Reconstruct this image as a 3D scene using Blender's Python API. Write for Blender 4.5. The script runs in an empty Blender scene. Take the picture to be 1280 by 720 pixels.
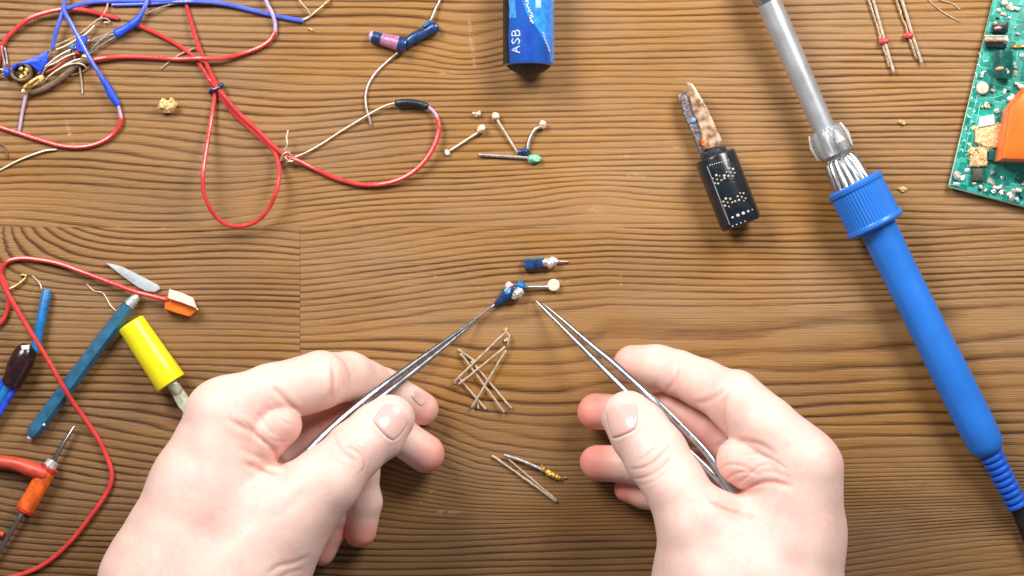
import bpy, math, random
import numpy as np
from mathutils import Vector, Matrix
random.seed(4)
S = 0.00028        # metres per photograph pixel on the table top
H = 2600.0         # camera height in the same pixel unit
scene = bpy.context.scene
COL = scene.collection

def V(px, py, z=0.0):
    k = (H - z) / H
    return np.array(((px - 640.0) * k, (360.0 - py) * k, z), dtype=float)

# ------------------------------------------------------------------ materials
MATS = {}
def mat(name, c, rough=0.5, metal=0.0, spec=0.5, var=0.12, scale=18.0, bump=0.0, coat=0.0,
        trans=0.0, c2=None, rvar=0.1, ior=1.45, sss=0.0, alpha=1.0):
    if name in MATS: return MATS[name]
    m = bpy.data.materials.new(name); m.use_nodes = True
    nt = m.node_tree; N = nt.nodes; L = nt.links
    b = N['Principled BSDF']
    tc = N.new('ShaderNodeTexCoord')
    no = N.new('ShaderNodeTexNoise'); no.inputs['Scale'].default_value = 1.0 / (scale * S)
    no.inputs['Detail'].default_value = 5
    L.new(tc.outputs['Object'], no.inputs['Vector'])
    mx = N.new('ShaderNodeMix'); mx.data_type = 'RGBA'
    lo = tuple(max(0, x * (1 - var)) for x in c); hi = tuple(min(1, x * (1 + var)) for x in c)
    if c2: lo, hi = c, c2
    mx.inputs['A'].default_value = (*lo, 1); mx.inputs['B'].default_value = (*hi, 1)
    mr = N.new('ShaderNodeMapRange'); mr.inputs['From Min'].default_value = 0.35; mr.inputs['From Max'].default_value = 0.65
    L.new(no.outputs['Fac'], mr.inputs['Value']); L.new(mr.outputs[0], mx.inputs['Factor'])
    L.new(mx.outputs['Result'], b.inputs['Base Color'])
    r = N.new('ShaderNodeMapRange'); r.inputs['To Min'].default_value = max(0.02, rough - rvar); r.inputs['To Max'].default_value = min(1, rough + rvar)
    L.new(no.outputs['Fac'], r.inputs['Value']); L.new(r.outputs[0], b.inputs['Roughness'])
    b.inputs['Metallic'].default_value = metal
    b.inputs['Specular IOR Level'].default_value = spec
    b.inputs['Coat Weight'].default_value = coat; b.inputs['Coat Roughness'].default_value = 0.12
    b.inputs['Transmission Weight'].default_value = trans; b.inputs['IOR'].default_value = ior
    b.inputs['Alpha'].default_value = alpha
    if sss:
        b.inputs['Subsurface Weight'].default_value = sss
        b.inputs['Subsurface Radius'].default_value = (1, .6, .4); b.inputs['Subsurface Scale'].default_value = 0.002
    if bump:
        n2 = N.new('ShaderNodeTexNoise'); n2.inputs['Scale'].default_value = 1.0 / (3.0 * S); n2.inputs['Detail'].default_value = 3
        L.new(tc.outputs['Object'], n2.inputs['Vector'])
        bp = N.new('ShaderNodeBump'); bp.inputs['Strength'].default_value = 1.0; bp.inputs['Distance'].default_value = bump * S
        L.new(n2.outputs['Fac'], bp.inputs['Height']); L.new(bp.outputs['Normal'], b.inputs['Normal'])
    MATS[name] = m
    return m

# ------------------------------------------------------------------ mesh building (in px units)
class MB:
    def __init__(s): s.v = []; s.f = []; s.n = 0
    def add(s, vs, fs):
        o = s.n; s.v += [tuple(map(float, p)) for p in vs]; s.n += len(vs)
        s.f += [tuple(i + o for i in f) for f in fs]
    def tube(s, pts, rad, sides=10, flat=1.0, up=None, cap=True, round_end=True):
        P = [np.array(p, float) for p in pts]; n = len(P)
        if not hasattr(rad, '__len__'): rad = [rad] * n
        rad = list(rad)
        if len(rad) != n: rad = list(np.interp(np.linspace(0, 1, n), np.linspace(0, 1, len(rad)), rad))
        if round_end:
            t0 = P[0] - P[1]; t0 /= np.linalg.norm(t0) + 1e-9; t1 = P[-1] - P[-2]; t1 /= np.linalg.norm(t1) + 1e-9
            P = [P[0] + t0 * rad[0] * .55, P[0] + t0 * rad[0] * .4] + P + [P[-1] + t1 * rad[-1] * .4, P[-1] + t1 * rad[-1] * .55]
            rad = [rad[0] * .45, rad[0] * .8] + rad + [rad[-1] * .8, rad[-1] * .45]; n += 4
        vs = []; fs = []; prev = None
        for i in range(n):
            t = P[min(i + 1, n - 1)] - P[max(i - 1, 0)]; t /= np.linalg.norm(t) + 1e-9
            if up is not None: u = np.array(up, float)
            elif prev is None: u = np.array((0, 0, 1.0)) if abs(t[2]) < .9 else np.array((1.0, 0, 0))
            else: u = prev
            u = u - t * u.dot(t); u /= np.linalg.norm(u) + 1e-9; prev = u
            w = np.cross(t, u)
            for k in range(sides):
                a = 2 * math.pi * (k + .5) / sides
                vs.append(P[i] + rad[i] * (math.cos(a) * w + flat * math.sin(a) * u))
        for i in range(n - 1):
            for k in range(sides):
                k2 = (k + 1) % sides
                fs.append((i * sides + k, i * sides + k2, (i + 1) * sides + k2, (i + 1) * sides + k))
        if cap:
            fs.append(tuple(reversed(range(sides)))); fs.append(tuple(range((n - 1) * sides, n * sides)))
        s.add(vs, fs); return s
    def lathe(s, p0, p1, prof, sides=40, flute=0, fdep=0, frange=None, squash=1.0):
        """prof = [(t, r)] with t in px along p0->p1"""
        p0 = np.array(p0, float); p1 = np.array(p1, float); ax = p1 - p0; ax /= np.linalg.norm(ax)
        u = np.array((0, 0, 1.0)); u = u - ax * u.dot(ax); u /= np.linalg.norm(u); w = np.cross(ax, u)
        vs = []; fs = []
        for t, r in prof:
            for k in range(sides):
                a = 2 * math.pi * k / sides; rr = r
                if flute and frange and frange[0] <= t <= frange[1]:
                    rr = r - fdep * (0.5 + 0.5 * math.cos(a * flute)) ** 2
                vs.append(p0 + ax * t + rr * (math.cos(a) * w + squash * math.sin(a) * u))
        n = len(prof)
        for i in range(n - 1):
            for k in range(sides):
                k2 = (k + 1) % sides
                fs.append((i * sides + k, (i + 1) * sides + k, (i + 1) * sides + k2, i * sides + k2))
        fs.append(tuple(range(sides))); fs.append(tuple(reversed(range((n - 1) * sides, n * sides))))
        s.add(vs, fs); return s
    def prism(s, poly, z0, z1, inset=1.0, dz=None, jit=0):
        """poly in photograph pixels; chamfered extrusion"""
        P = [V(x, y, z1)[:2] for x, y in poly]        # outline as seen at the top face
        A = sum(P[i][0] * P[(i + 1) % len(P)][1] - P[(i + 1) % len(P)][0] * P[i][1] for i in range(len(P)))
        if A < 0: P.reverse()
        c = np.mean(P, axis=0); n = len(P)
        def ins(d):
            out = []
            for i in range(n):
                a, b, e = P[i - 1], P[i], P[(i + 1) % n]
                d1 = (b - a) / (np.linalg.norm(b - a) + 1e-9); d2 = (e - b) / (np.linalg.norm(e - b) + 1e-9)
                n1 = np.array((-d1[1], d1[0])); n2 = np.array((-d2[1], d2[0])); m = n1 + n2; m /= (np.linalg.norm(m) + 1e-9)
                out.append(b + m * d / max(.5, m.dot(n1)))
            return out
        I = ins(inset); rows = [(I, z0), (P, z0 + inset * .6), (P, z1 - inset), (ins(inset * .35), z1 - inset * .3), (I, z1)]
        vs = []
        for ring, z in rows:
            for q in ring: vs.append((q[0] + random.uniform(-jit, jit), q[1] + random.uniform(-jit, jit), z + (dz(q[0], q[1]) if dz else 0)))
        fs = []
        for r in range(len(rows) - 1):
            for i in range(n):
                j = (i + 1) % n
                fs.append((r * n + i, r * n + j, (r + 1) * n + j, (r + 1) * n + i))
        fs.append(tuple(reversed(range(n)))); fs.append(tuple(range((len(rows) - 1) * n, len(rows) * n)))
        s.add(vs, fs); return s
    def blob(s, c, r, seed=0, amp=0.25, sq=(1, 1, 1), seg=14, freq=2.2):
        """lumpy closed surface"""
        rng = random.Random(seed); c = np.array(c, float)
        ph = [(np.array([rng.gauss(0, 1) for _ in range(3)]) * freq, rng.uniform(0, 6.28)) for _ in range(7)]
        rings = seg // 2; vs = []; fs = []
        def pt(th, ph_):
            d = np.array((math.sin(th) * math.cos(ph_), math.sin(th) * math.sin(ph_), math.cos(th)))
            k = 1 + amp * sum(math.sin(q.dot(d) + o) for q, o in ph) / 3.2
            return c + r * k * d * np.array(sq)
        vs.append(pt(0, 0))
        for i in range(1, rings):
            for k in range(seg): vs.append(pt(math.pi * i / rings, 2 * math.pi * k / seg))
        vs.append(pt(math.pi, 0)); e = len(vs) - 1
        for k in range(seg):
            k2 = (k + 1) % seg
            fs.append((0, 1 + k, 1 + k2)); b = 1 + (rings - 2) * seg; fs.append((e, b + k2, b + k))
            for i in range(rings - 2):
                a = 1 + i * seg; fs.append((a + k, a + seg + k, a + seg + k2, a + k2))
        s.add(vs, fs); return s
    def build(s, name, m, parent=None, base=None, smooth=35):
        if base is None: base = parent['_b'] if parent is not None and '_b' in parent else (np.mean(s.v, axis=0)[0], np.mean(s.v, axis=0)[1], 0)
        base = np.array(tuple(base), float)
        me = bpy.data.meshes.new(name)
        me.from_pydata([((np.array(v) - base) * S).tolist() for v in s.v], [], s.f); me.validate()
        o = bpy.data.objects.new(name, me); COL.objects.link(o); me.materials.append(m)
        if parent is not None: o.parent = parent
        else: o.location = (base * S).tolist()
        me.shade_smooth()
        if smooth < 180: me.set_sharp_from_angle(angle=math.radians(smooth))
        o['_b'] = base.tolist()
        return o

def thing(name, label, cat, base, group=None, kind=None):
    o = bpy.data.objects.new(name, None); COL.objects.link(o); o.empty_display_size = 0.01
    b = np.array((base[0], base[1], base[2] if len(base) > 2 else 0), float)
    o.location = (b * S).tolist(); o['_b'] = b.tolist()
    return tag(o, label, cat, group)
def tag(o, label, cat=None, group=None, kind=None):
    if label: o['label'] = label
    if cat: o['category'] = cat
    if group: o['group'] = group
    if kind: o['kind'] = kind
    return o

def spline(pts, step=2.5):
    """Catmull-Rom through (px, py, z) -> list of world px-unit points"""
    P = [np.array(p, float) for p in pts]
    if len(P) == 2:
        n = max(2, int(np.linalg.norm(P[1][:2] - P[0][:2]) / 6)); return [V(*(P[0] + (P[1] - P[0]) * i / n)) for i in range(n + 1)]
    Q = [2 * P[0] - P[1]] + P + [2 * P[-1] - P[-2]]; out = []
    for i in range(1, len(Q) - 2):
        a, b, c, d = Q[i - 1:i + 3]; n = max(2, int(np.linalg.norm(c - b) / step))
        # centripetal
        t0 = 0; t1 = t0 + max(np.linalg.norm(b - a), .01) ** .5; t2 = t1 + max(np.linalg.norm(c - b), .01) ** .5; t3 = t2 + max(np.linalg.norm(d - c), .01) ** .5
        for k in range(n):
            t = t1 + (t2 - t1) * k / n
            A1 = (t1 - t) / (t1 - t0) * a + (t - t0) / (t1 - t0) * b; A2 = (t2 - t) / (t2 - t1) * b + (t - t1) / (t2 - t1) * c
            A3 = (t3 - t) / (t3 - t2) * c + (t - t2) / (t3 - t2) * d
            B1 = (t2 - t) / (t2 - t0) * A1 + (t - t0) / (t2 - t0) * A2; B2 = (t3 - t) / (t3 - t1) * A2 + (t - t1) / (t3 - t1) * A3
            out.append(V(*((t2 - t) / (t2 - t1) * B1 + (t - t1) / (t2 - t1) * B2)))
    out.append(V(*P[-1])); return out

def wire(name, pts, r, m, parent=None, sides=10, flat=1.0):
    return MB().tube(spline(pts), r, sides, flat).build(name, m, parent)
# ------------------------------------------------------------------ materials of the things
RED = mat('red_plastic', (.62, .045, .045), .25, var=.18, scale=30, bump=.25, coat=.3)
RED2 = mat('dull_red_plastic', (.52, .06, .03), .4, var=.2, bump=.3)
LAV = mat('lavender_plastic', (.48, .36, .55), .4, var=.15)
BLUEW = mat('blue_wire_plastic', (.08, .13, .66), .26, var=.2, scale=25, coat=.3, bump=.2)
BLUES = mat('blue_sleeve', (.02, .08, .70), .38, var=.25, scale=8, bump=.7)
DARKS = mat('dark_sleeve', (.012, .018, .035), .4, var=.3, bump=.6)
NAVY = mat('navy_plastic', (.012, .04, .14), .3, var=.35, scale=8, bump=.5, coat=.3)
BARE = mat('bare_wire', (.60, .47, .34), .4, metal=.3, var=.2, scale=6, bump=.3)
GREYW = mat('grey_wire', (.42, .38, .36), .38, metal=.6, var=.2, scale=5, bump=.3)
STEEL = mat('steel', (.38, .39, .42), .25, metal=1, var=.08, scale=10)
STEELD = mat('steel_satin', (.52, .53, .55), .33, metal=1, var=.12, scale=14)
ZINC = mat('dull_metal', (.50, .51, .53), .40, metal=.65, var=.08, scale=22, bump=.06)
CREAM = mat('cream_solder', (.80, .66, .50), .45, var=.2, scale=4, bump=1.2)
GOLD = mat('brass', (.72, .48, .16), .3, metal=.7, var=.3, scale=4, bump=1.0)
SOLDER = mat('bright_solder', (.78, .76, .74), .25, metal=.6, var=.25, scale=3, bump=.4)
GREENB = mat('green_bead', (.22, .62, .40), .3, var=.3, scale=4, bump=.8)
BROWN = mat('brown_sheath', (.16, .10, .06), .5, var=.35, scale=7, bump=.6)
SKYB = mat('soldering_iron_blue', (.018, .165, .62), .38, var=.07, scale=60, bump=.12, coat=.15)
CABLE = mat('black_cable', (.012, .012, .014), .4, bump=.2)
YEL = mat('yellow_plastic', (.88, .76, .012), .36, var=.06, scale=30, coat=.2, bump=.2)
ORG = mat('orange_plastic', (.86, .19, .02), .35, var=.12, scale=12, bump=.3, coat=.2)
ORGC = mat('orange_glass', (.80, .12, .015), .12, var=.3, scale=9, coat=.8)
MAROON = mat('maroon_bulb', (.022, .006, .008), .25, var=.5, scale=10, coat=.4, bump=.4)
TEAL = mat('teal_lacquer', (.025, .12, .22), .35, var=.2, scale=12, bump=.4, coat=.2)
TEALB = mat('blue_tube_plastic', (.012, .16, .42), .35, var=.2, scale=9, bump=.4)
WHITE = mat('white_print', (.80, .80, .80), .5, var=.15, scale=2)
PALEG = mat('pale_green_metal', (.62, .66, .48), .3, metal=.3, var=.2, scale=6, bump=.4)
CLEAR = mat('clear_blade', (.74, .80, .84), .3, var=.1, scale=8, trans=.45, bump=.5, coat=.3)
CRUMB = mat('crumb', (.74, .48, .20), .6, var=.35, scale=3, bump=1.5)
COPPER = mat('copper_cream', (.22, .10, .05), .32, c2=(.76, .55, .38), scale=10, bump=.7, coat=.3)
GREYP = mat('grey_plate', (.20, .17, .18), .35, metal=.3, var=.5, scale=5, bump=1.2)

def P(*a): return V(*a)
def bead(name, c, r, m, parent, seed=1, amp=.2, sq=(1, 1, 1)):
    return MB().blob(V(*c), r, seed, amp, sq).build(name, m, parent)

# ------------------------------------------------------------------ upper left tangle
G1 = 'red insulated wires of the upper left tangle'
w_ = wire('red_wire', [(-30, 150, 3), (-6, 95, 3), (4, 55, 4), (18, 38, 6), (37, 23, 9), (60, 15, 10), (75, 12, 10), (90, 11, 9), (112, 14, 7), (132, 19, 4), (147, 23, 3)], 2.98, RED)
tag(w_, 'short red wire arching from the left edge under the blue wires to a cut end', 'wire', G1)
w_ = wire('red_wire', [(172, 31, 6), (198, 43, 4), (225, 58, 3), (243, 72, 3), (256, 90, 4), (267, 110, 5), (268, 122, 5), (264, 150, 10), (258, 185, 24), (254, 215, 34), (254, 235, 36), (259, 253, 34), (270, 271, 27), (285, 281, 20), (300, 283, 16), (318, 278, 17), (335, 262, 22), (345, 240, 26), (349, 220, 22), (348, 205, 14), (341, 187, 9), (320, 168, 6), (303, 152, 5), (290, 140, 5), (278, 122, 6), (272, 110, 7), (262, 88, 7), (250, 62, 8), (240, 32, 7), (233, 4, 3), (231, -30, 3)], 2.67, RED)
tag(w_, 'red wire making the long teardrop loop below the blue tie', 'wire', G1)
t = thing('spliced_wire', 'red wire running level across the tangle and curving up to a lavender end', 'wire', V(230, 73), G1)
wire('red_insulation', [(112, 76, 6), (128, 73, 7), (150, 71, 5), (190, 72, 4), (220, 74, 4), (250, 73, 9), (275, 73, 9), (300, 68, 5), (325, 59, 4), (338, 50, 4), (344, 40, 4)], 2.87, RED, t)
wire('lavender_insulation', [(344, 42, 4), (344, 30, 5), (340, 16, 8), (334, 4, 8), (326, -25, 4)], 2.46, LAV, t)
wire('brown_sheath', [(36, 116, 4), (48, 113, 5), (62, 107, 6), (80, 95, 8), (94, 82, 8), (104, 77, 8), (114, 76, 6)], 4.6, BROWN, t)
t = thing('spliced_wire', 'long red wire ending in a dark heat shrink sleeve and a bare beige lead', 'wire', V(440, 200), G1)
wire('red_insulation', [(262, 100, 8), (275, 114, 9), (296, 139, 10), (320, 161, 11), (342, 183, 12), (357, 194, 12), (375, 202, 8), (395, 212, 4), (420, 223, 4), (447, 230, 5), (470, 231, 6), (495, 226, 8), (515, 216, 10), (532, 200, 12), (544, 180, 12), (549, 160, 10), (547, 148, 9)], 2.87, RED, t)
wire('pale_end', [(548, 150, 9), (544, 142, 8), (537, 135, 8), (529, 131, 8)], 2.05, LAV, t)
wire('heat_shrink', [(496, 129, 8), (506, 128, 9), (520, 129, 9), (533, 133, 8)], 4.6, DARKS, t)
wire('bare_lead', [(498, 128, 8), (485, 131, 7), (468, 139, 5), (448, 151, 4), (425, 165, 3), (402, 180, 3), (382, 191, 4), (370, 196, 5), (358, 203, 6)], 1.25, BARE, t)
for q in ([(351, 201, 12), (354, 193, 16), (360, 190, 17), (364, 196, 14), (360, 203, 11)], [(356, 188, 16), (359, 180, 17), (358, 172, 15), (360, 163, 13)], [(356, 196, 15), (362, 202, 13), (368, 200, 10)]):
    wire('strand', q, 1.0, BARE, t, 6)
t = thing('spliced_wire', 'blue wire running diagonally down to a bulged blue sleeve with red wire curling back left', 'wire', V(115, 100))
wire('blue_insulation', [(84, -30, 5), (82, -4, 12), (80, 12, 18), (88, 28, 19), (102, 54, 19), (114, 76, 17), (128, 98, 12), (136, 112, 9)], 2.67, BLUEW, t)
MB().tube(spline([(126, 96, 12), (133, 106, 10), (140, 119, 8), (147, 130, 7)]), [2.8, 4.2, 4.6, 5.0, 4.8, 4.0], 12).build('blue_sleeve', BLUES, t)
wire('lavender_insulation', [(147, 130, 7), (150, 140, 6), (152, 149, 5)], 2.26, LAV, t)
wire('red_insulation', [(152, 147, 5), (150, 156, 5), (142, 167, 4), (130, 176, 4), (113, 182, 3), (95, 184, 3), (75, 182, 3), (50, 175, 3), (28, 168, 3), (0, 159, 3), (-30, 150, 3)], 2.77, RED, t)
t = thing('blue_wire', 'blue wire stretched level along the top edge ending in two bare strands', 'wire', V(230, 4))
wire('blue_insulation', [(78, 12, 14), (95, 7, 10), (112, 3, 6), (150, 1, 4), (195, 1, 4), (240, 1, 5), (275, 4, 5), (300, 9, 4), (332, 17, 3), (355, 22, 3), (378, 26, 3)], 2.87, BLUEW, t)
wire('blue_insulation', [(140, 6, 3), (180, 5, 3), (210, 3, 4), (240, 2, 8), (262, 3, 7)], 2.26, BLUEW, t)
wire('strand', [(376, 25, 3), (384, 22, 3), (388, 19, 4), (384, 12, 5), (378, 5, 5), (370, -8, 4)], 1.2, BARE, t)
wire('strand', [(376, 26, 3), (386, 22, 3), (395, 14, 4), (404, 7, 5), (409, 2, 5), (412, -8, 4)], 1.1, BARE, t)
MB().tube([V(406, 5, 5), V(411, 0, 5)], 2.4, 8).build('solder_bead', GOLD, t)
t = thing('blue_wire', 'short blue wire hanging from the crossing down to the blue connector sleeve', 'wire', V(73, 35))
wire('blue_insulation', [(81, 8, 12), (77, 20, 14), (72, 34, 15), (68, 48, 14), (66, 60, 13)], 2.77, BLUEW, t)
wire('strand', [(66, 58, 13), (60, 70, 13), (56, 80, 12), (48, 92, 10)], .9, GREYW, t, 6)
wire('strand', [(66, 59, 13), (76, 54, 13), (90, 48, 12), (100, 42, 11), (115, 30, 9), (123, 24, 7), (132, 23, 5), (138, 27, 4), (130, 28, 4)], .9, BARE, t, 6)
t = thing('blue_lead', 'blue lead with a thick blue sleeve shedding bare strands near the top edge', 'wire', V(165, 30))
wire('blue_insulation', [(190, -25, 5), (184, 0, 8), (181, 9, 10), (176, 18, 10), (170, 26, 9)], 2.87, BLUEW, t)
MB().tube(spline([(176, 19, 10), (170, 27, 9), (160, 34, 8), (146, 42, 7)]), [3.2, 5.6, 5.2, 6.2], 12).build('blue_sleeve', BLUES, t)
for q in ([(150, 36, 8), (140, 40, 7), (125, 46, 7), (110, 53, 8), (96, 60, 8), (80, 70, 8), (62, 80, 7)],
          [(146, 43, 8), (136, 44, 8), (127, 49, 9), (118, 58, 8), (110, 66, 6), (104, 72, 5)],
          [(146, 45, 7), (134, 52, 6), (122, 60, 5), (111, 68, 6), (104, 76, 6)],
          [(176, 20, 8), (190, 14, 6), (205, 8, 5), (222, 4, 4), (235, 3, 3)],
          [(152, 33, 8), (163, 28, 9), (172, 25, 9)]):
    wire('strand', q, 1.05, GREYW, t, 6)
t = thing('wire_connector', 'brass socket in a torn blue sleeve at the left end of the tangle', 'connector', V(32, 92))
MB().prism([(12, 82), (30, 76), (60, 63), (59, 76), (50, 92), (44, 86), (36, 80), (22, 82), (15, 88)], 5, 15, 2).build('blue_sleeve', BLUES, t)
MB().blob(V(9, 90, 8), 5.6, 3, .12, (.85, 1.2, .9)).build('end_bulb', BLUES, t)
mb = MB()
for r0, r1, z in ((12.5, 2.2, 8), (12, 2.2, 12)):
    mb.tube([V(29, 91, 0) * (1, 1, 0) + np.array((math.cos(a) * r0, math.sin(a) * r0 * .85, z + .8 * math.sin(3 * a))) for a in np.linspace(0, 2 * math.pi, 28)], r1, 8, round_end=False)
mb.build('socket_rim', BROWN, t)
socket = MB().blob(V(29, 91, 5), 11, 4, .2, (1, .9, .35)).build('socket_core', mat('dark_core', (.05, .025, .012), .5, var=.6, scale=3, bump=2), t)
for k, (x, y) in enumerate(((26, 86), (32, 93), (27, 96), (34, 87))): bead('contact', (x, y, 10), 3.0, GOLD, socket, k + 5, .4)
MB().prism([(27, 108), (40, 98), (52, 93), (56, 97), (52, 103), (42, 108), (33, 112)], 9, 15, 1.5, jit=.5).build('solder_lug', GOLD, t)
MB().tube(spline([(30, 110, 16), (38, 103, 17), (47, 97, 16)]), 2.4, 8).build('lug_pin', GOLD, t)
bead('solder_bead', (34, 112, 9), 5, GOLD, t, 12, .35)
t = thing('grey_wire', 'lavender grey wire dropping from the brass socket to the red wire', 'wire', V(28, 140))
wire('grey_insulation', [(38, 110, 8), (33, 117, 7), (30, 130, 4), (27, 145, 3), (24, 164, 3)], 2.05, LAV, t)
for k, q in enumerate(([(2, 58, 6), (3, 66, 5), (6, 82, 6)], [(6, 60, 4), (8, 70, 4), (9, 80, 6)], [(-10, 84, 4), (-2, 86, 6), (6, 88, 8)], [(-10, 98, 4), (-2, 95, 5), (5, 92, 7)])):
    tag(wire('bare_wire', q, 1.2, GREYW), 'short grey bare wire between the left edge and the blue bulb of the brass socket', 'wire', 'short bare wires by the blue bulb')
for q, l in (([(50, 98, 9), (58, 84, 11), (70, 78, 12), (84, 70, 12), (98, 66, 11), (108, 66, 9)], 'thin bare strand looping over the brown sheath beside the brass socket'),
             ([(58, 90, 8), (70, 84, 9), (80, 76, 9), (94, 68, 9)], 'red orange strand inside the tangle next to the brown sheath'),
             ([(52, 104, 10), (66, 92, 12), (80, 82, 13), (92, 76, 13), (103, 73, 11)], 'dark twisted strand laid along the brown sheath'),
             ([(56, 84, 12), (70, 72, 13), (84, 64, 13), (98, 58, 12), (112, 50, 10)], 'thin grey strand running straight from the blue sleeve to the small clip'),
             ([(60, 96, 14), (74, 86, 15), (88, 80, 15), (102, 80, 12), (110, 86, 8)], 'brassy strand curling over the end of the brown sheath'),
             ([(99, 76, 10), (100, 88, 6), (102, 102, 3), (103, 117, 2)], 'beige bare wire pointing straight down from the middle of the tangle'),
             ([(118, 74, 5), (110, 84, 3), (102, 90, 2), (89, 94, 2)], 'bare frayed wire under the blue diagonal wire'),
             ([(62, 64, 10), (76, 60, 11), (88, 54, 12), (98, 48, 11), (108, 42, 9), (118, 32, 7)], 'bare beige strand crossing above the small blue clip'),
             ([(243, 60, 3), (236, 63, 3), (225, 68, 2.5), (212, 77, 1.5), (201, 86, 1.5)], 'fine bare wire crossing under the level red wire'),
             ([(136, -4, 4), (134, 8, 5), (129, 18, 6), (124, 25, 5)], 'pinkish strand rising from the tangle to the top edge'),
             ([(-25, 222, 1.5), (-3, 214, 1.5), (20, 202, 2), (42, 193, 3), (58, 188, 3), (70, 187, 2)], 'straight bare tan wire below the red curve at the left edge'),
             ([(-20, 176, 2), (-4, 178, 2), (6, 184, 3), (10, 196, 2)], 'short dark twig like wire under the red curve at the left edge')):
    m_ = RED2 if 'orange' in l else (mat('pink_strand', (.7, .35, .3), .4) if 'pinkish' in l else (BROWN if 'dark twig' in l else BARE))
    tag(wire('bare_wire', q, 1.35 if 'tan wire' in l or 'orange' in l else 1.1, m_, sides=7), l, 'wire')
t = thing('wire_clip', 'small blue clip with torn copper bits in the middle of the tangle', 'clip', V(100, 55))
MB().prism([(95, 48), (106, 43), (108, 50), (103, 58), (106, 66), (97, 64), (94, 58)], 6, 17, 1.5, jit=.4).build('clip_body', BLUES, t)
bead('copper_bit', (97, 66, 9), 4.5, RED2, t, 3, .4); bead('copper_bit', (105, 70, 8), 4, GOLD, t, 8, .4); bead('blue_bit', (91, 60, 10), 4, TEALB, t, 9, .4)
wire('strand', [(91, 56, 12), (92, 66, 10), (94, 76, 8)], 1.2, GREYW, t, 6)
t = thing('wire_tie', 'dark blue wire tie pinching the red wires together', 'tie', V(270, 111))
mb = MB(); mb.tube([V(262, 116, 6), V(264, 112, 11), V(270, 111, 13.5), V(276, 108, 12), V(278, 106, 6), V(275, 109, 2), V(268, 113, 1.6), V(262, 116, 5)], 2.0, 8).build('tie_strap', NAVY, t)
bead('tie_head', (276.5, 106.5, 11), 3.3, NAVY, t, 3, .1)

# ------------------------------------------------------------------ crumbs
def crumb(x, y, r, l, seed, m=None, sq=(1, 1, .7), group=None):
    mb = MB(); rng = random.Random(seed)
    for k in range(4): mb.blob(V(x, y, r * .6) + np.array((rng.uniform(-r, r) * .9, rng.uniform(-r, r) * .6, rng.uniform(0, r * .5))), r * rng.uniform(.4, .75), seed + k, .45, sq, 10)
    o = mb.build('solder_crumb', m or CRUMB); tag(o, l, 'crumb', group); return o
crumb(210, 129, 11, 'golden crumb lying on bare wood between the tangle and the blue tie', 3)
crumb(598, 142, 5.5, 'pale twisted crumb above the little cream headed pins', 9, BARE)
crumb(707, 597, 2.2, 'tiny gold crumb beside the gold soldered pin', 12, GOLD)
crumb(1129, 153, 3.6, 'pale wood chip right of the soldering iron tube', 21, sq=(1.6, .8, .3))
crumb(1127, 236, 3.2, 'pale chip just beside the ribbed blue collar', 26, sq=(1.5, .9, .3))
crumb(388, 37, 2.4, 'tiny tan speck under the bare ends of the top blue wire', 27)

# ------------------------------------------------------------------ wound component with dark sleeve
t = thing('wired_component', 'striped blue cylinder component joined to a dark sleeve with thin leads', 'component', V(490, 52))
a, b = V(463, 45, 8), V(508, 57, 9.5); MB().lathe(a, b, [(0, 4), (1.2, 6.5), (4, 7.2), (12, 7), (30, 8.6), (43, 10.4), (46, 9.5), (47, 5)], 28).build('blue_body', NAVY, t)
d = (b - a) / np.linalg.norm(b - a)
MB().lathe(a, b, [(14, 7.0), (14.3, 7.6), (24, 8.4), (36, 9.6), (36.3, 8.5)], 28).build('foil_band', mat('foil', (.32, .34, .62), .28, metal=.3, c2=(.75, .10, .16), scale=3.5), t)
MB().lathe(a, b, [(-1.5, 4.5), (-1, 6), (2.4, 7), (3, 6.4)], 24).build('end_cap', LAV, t)
MB().tube(spline([(507, 55, 9), (516, 48, 8), (528, 42, 7.5), (544, 34, 7)]), [6.2, 7.2, 6.6, 7.6], 14).build('dark_sleeve', NAVY, t)
wire('lead', [(536, 27, 8), (539, 24, 7), (544, 12, 5), (550, 0, 3), (556, -20, 3)], 1.6, GREYW, t)
wire('lead', [(530, 33, 15), (534, 30, 12), (537, 27, 8)], 2.2, TEALB, t)
wire('lead', [(497, 66, 6), (490, 72, 3), (480, 81, 2), (470, 91, 2), (461, 105, 2), (457, 120, 3), (458, 135, 4), (461, 146, 4), (464, 156, 2.5)], 1.6, mat('mauve_lead', (.52, .40, .36), .4, metal=.4), t)

# ------------------------------------------------------------------ battery
def cyl_map(p0, p1, r):
    p0 = np.array(p0, float); p1 = np.array(p1, float); ax = p1 - p0; ax /= np.linalg.norm(ax)
    up = np.array((0, 0, 1.0)); up = up - ax * up.dot(ax); up /= np.linalg.norm(up); w = np.cross(ax, up)
    return lambda t_, x_, lift=0: p0 + ax * t_ + (r + lift) * (math.sin(x_ / r) * w + math.cos(x_ / r) * up)
def wrap_grid(F, t0, t1, fx0, fx1, lift, n=14, nx=10):
    """patch between arc-lengths fx0(t)..fx1(t)"""
    mb = MB(); vs = []; fs = []
    for lf in (lift, lift - 1.0):
        for i in range(n + 1):
            t_ = t0 + (t1 - t0) * i / n; a, b = fx0(t_), fx1(t_)
            for j in range(nx + 1): vs.append(F(t_, a + (b - a) * j / nx, lf))
    k = (n + 1) * (nx + 1)
    for i in range(n):
        for j in range(nx):
            a = i * (nx + 1) + j; fs.append((a, a + 1, a + nx + 2, a + nx + 1))
    for i in range(n):
        for a in (i * (nx + 1), i * (nx + 1) + nx): fs.append((a, a + nx + 1, a + nx + 1 + k, a + k))
    mb.add(vs, fs); return mb
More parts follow.
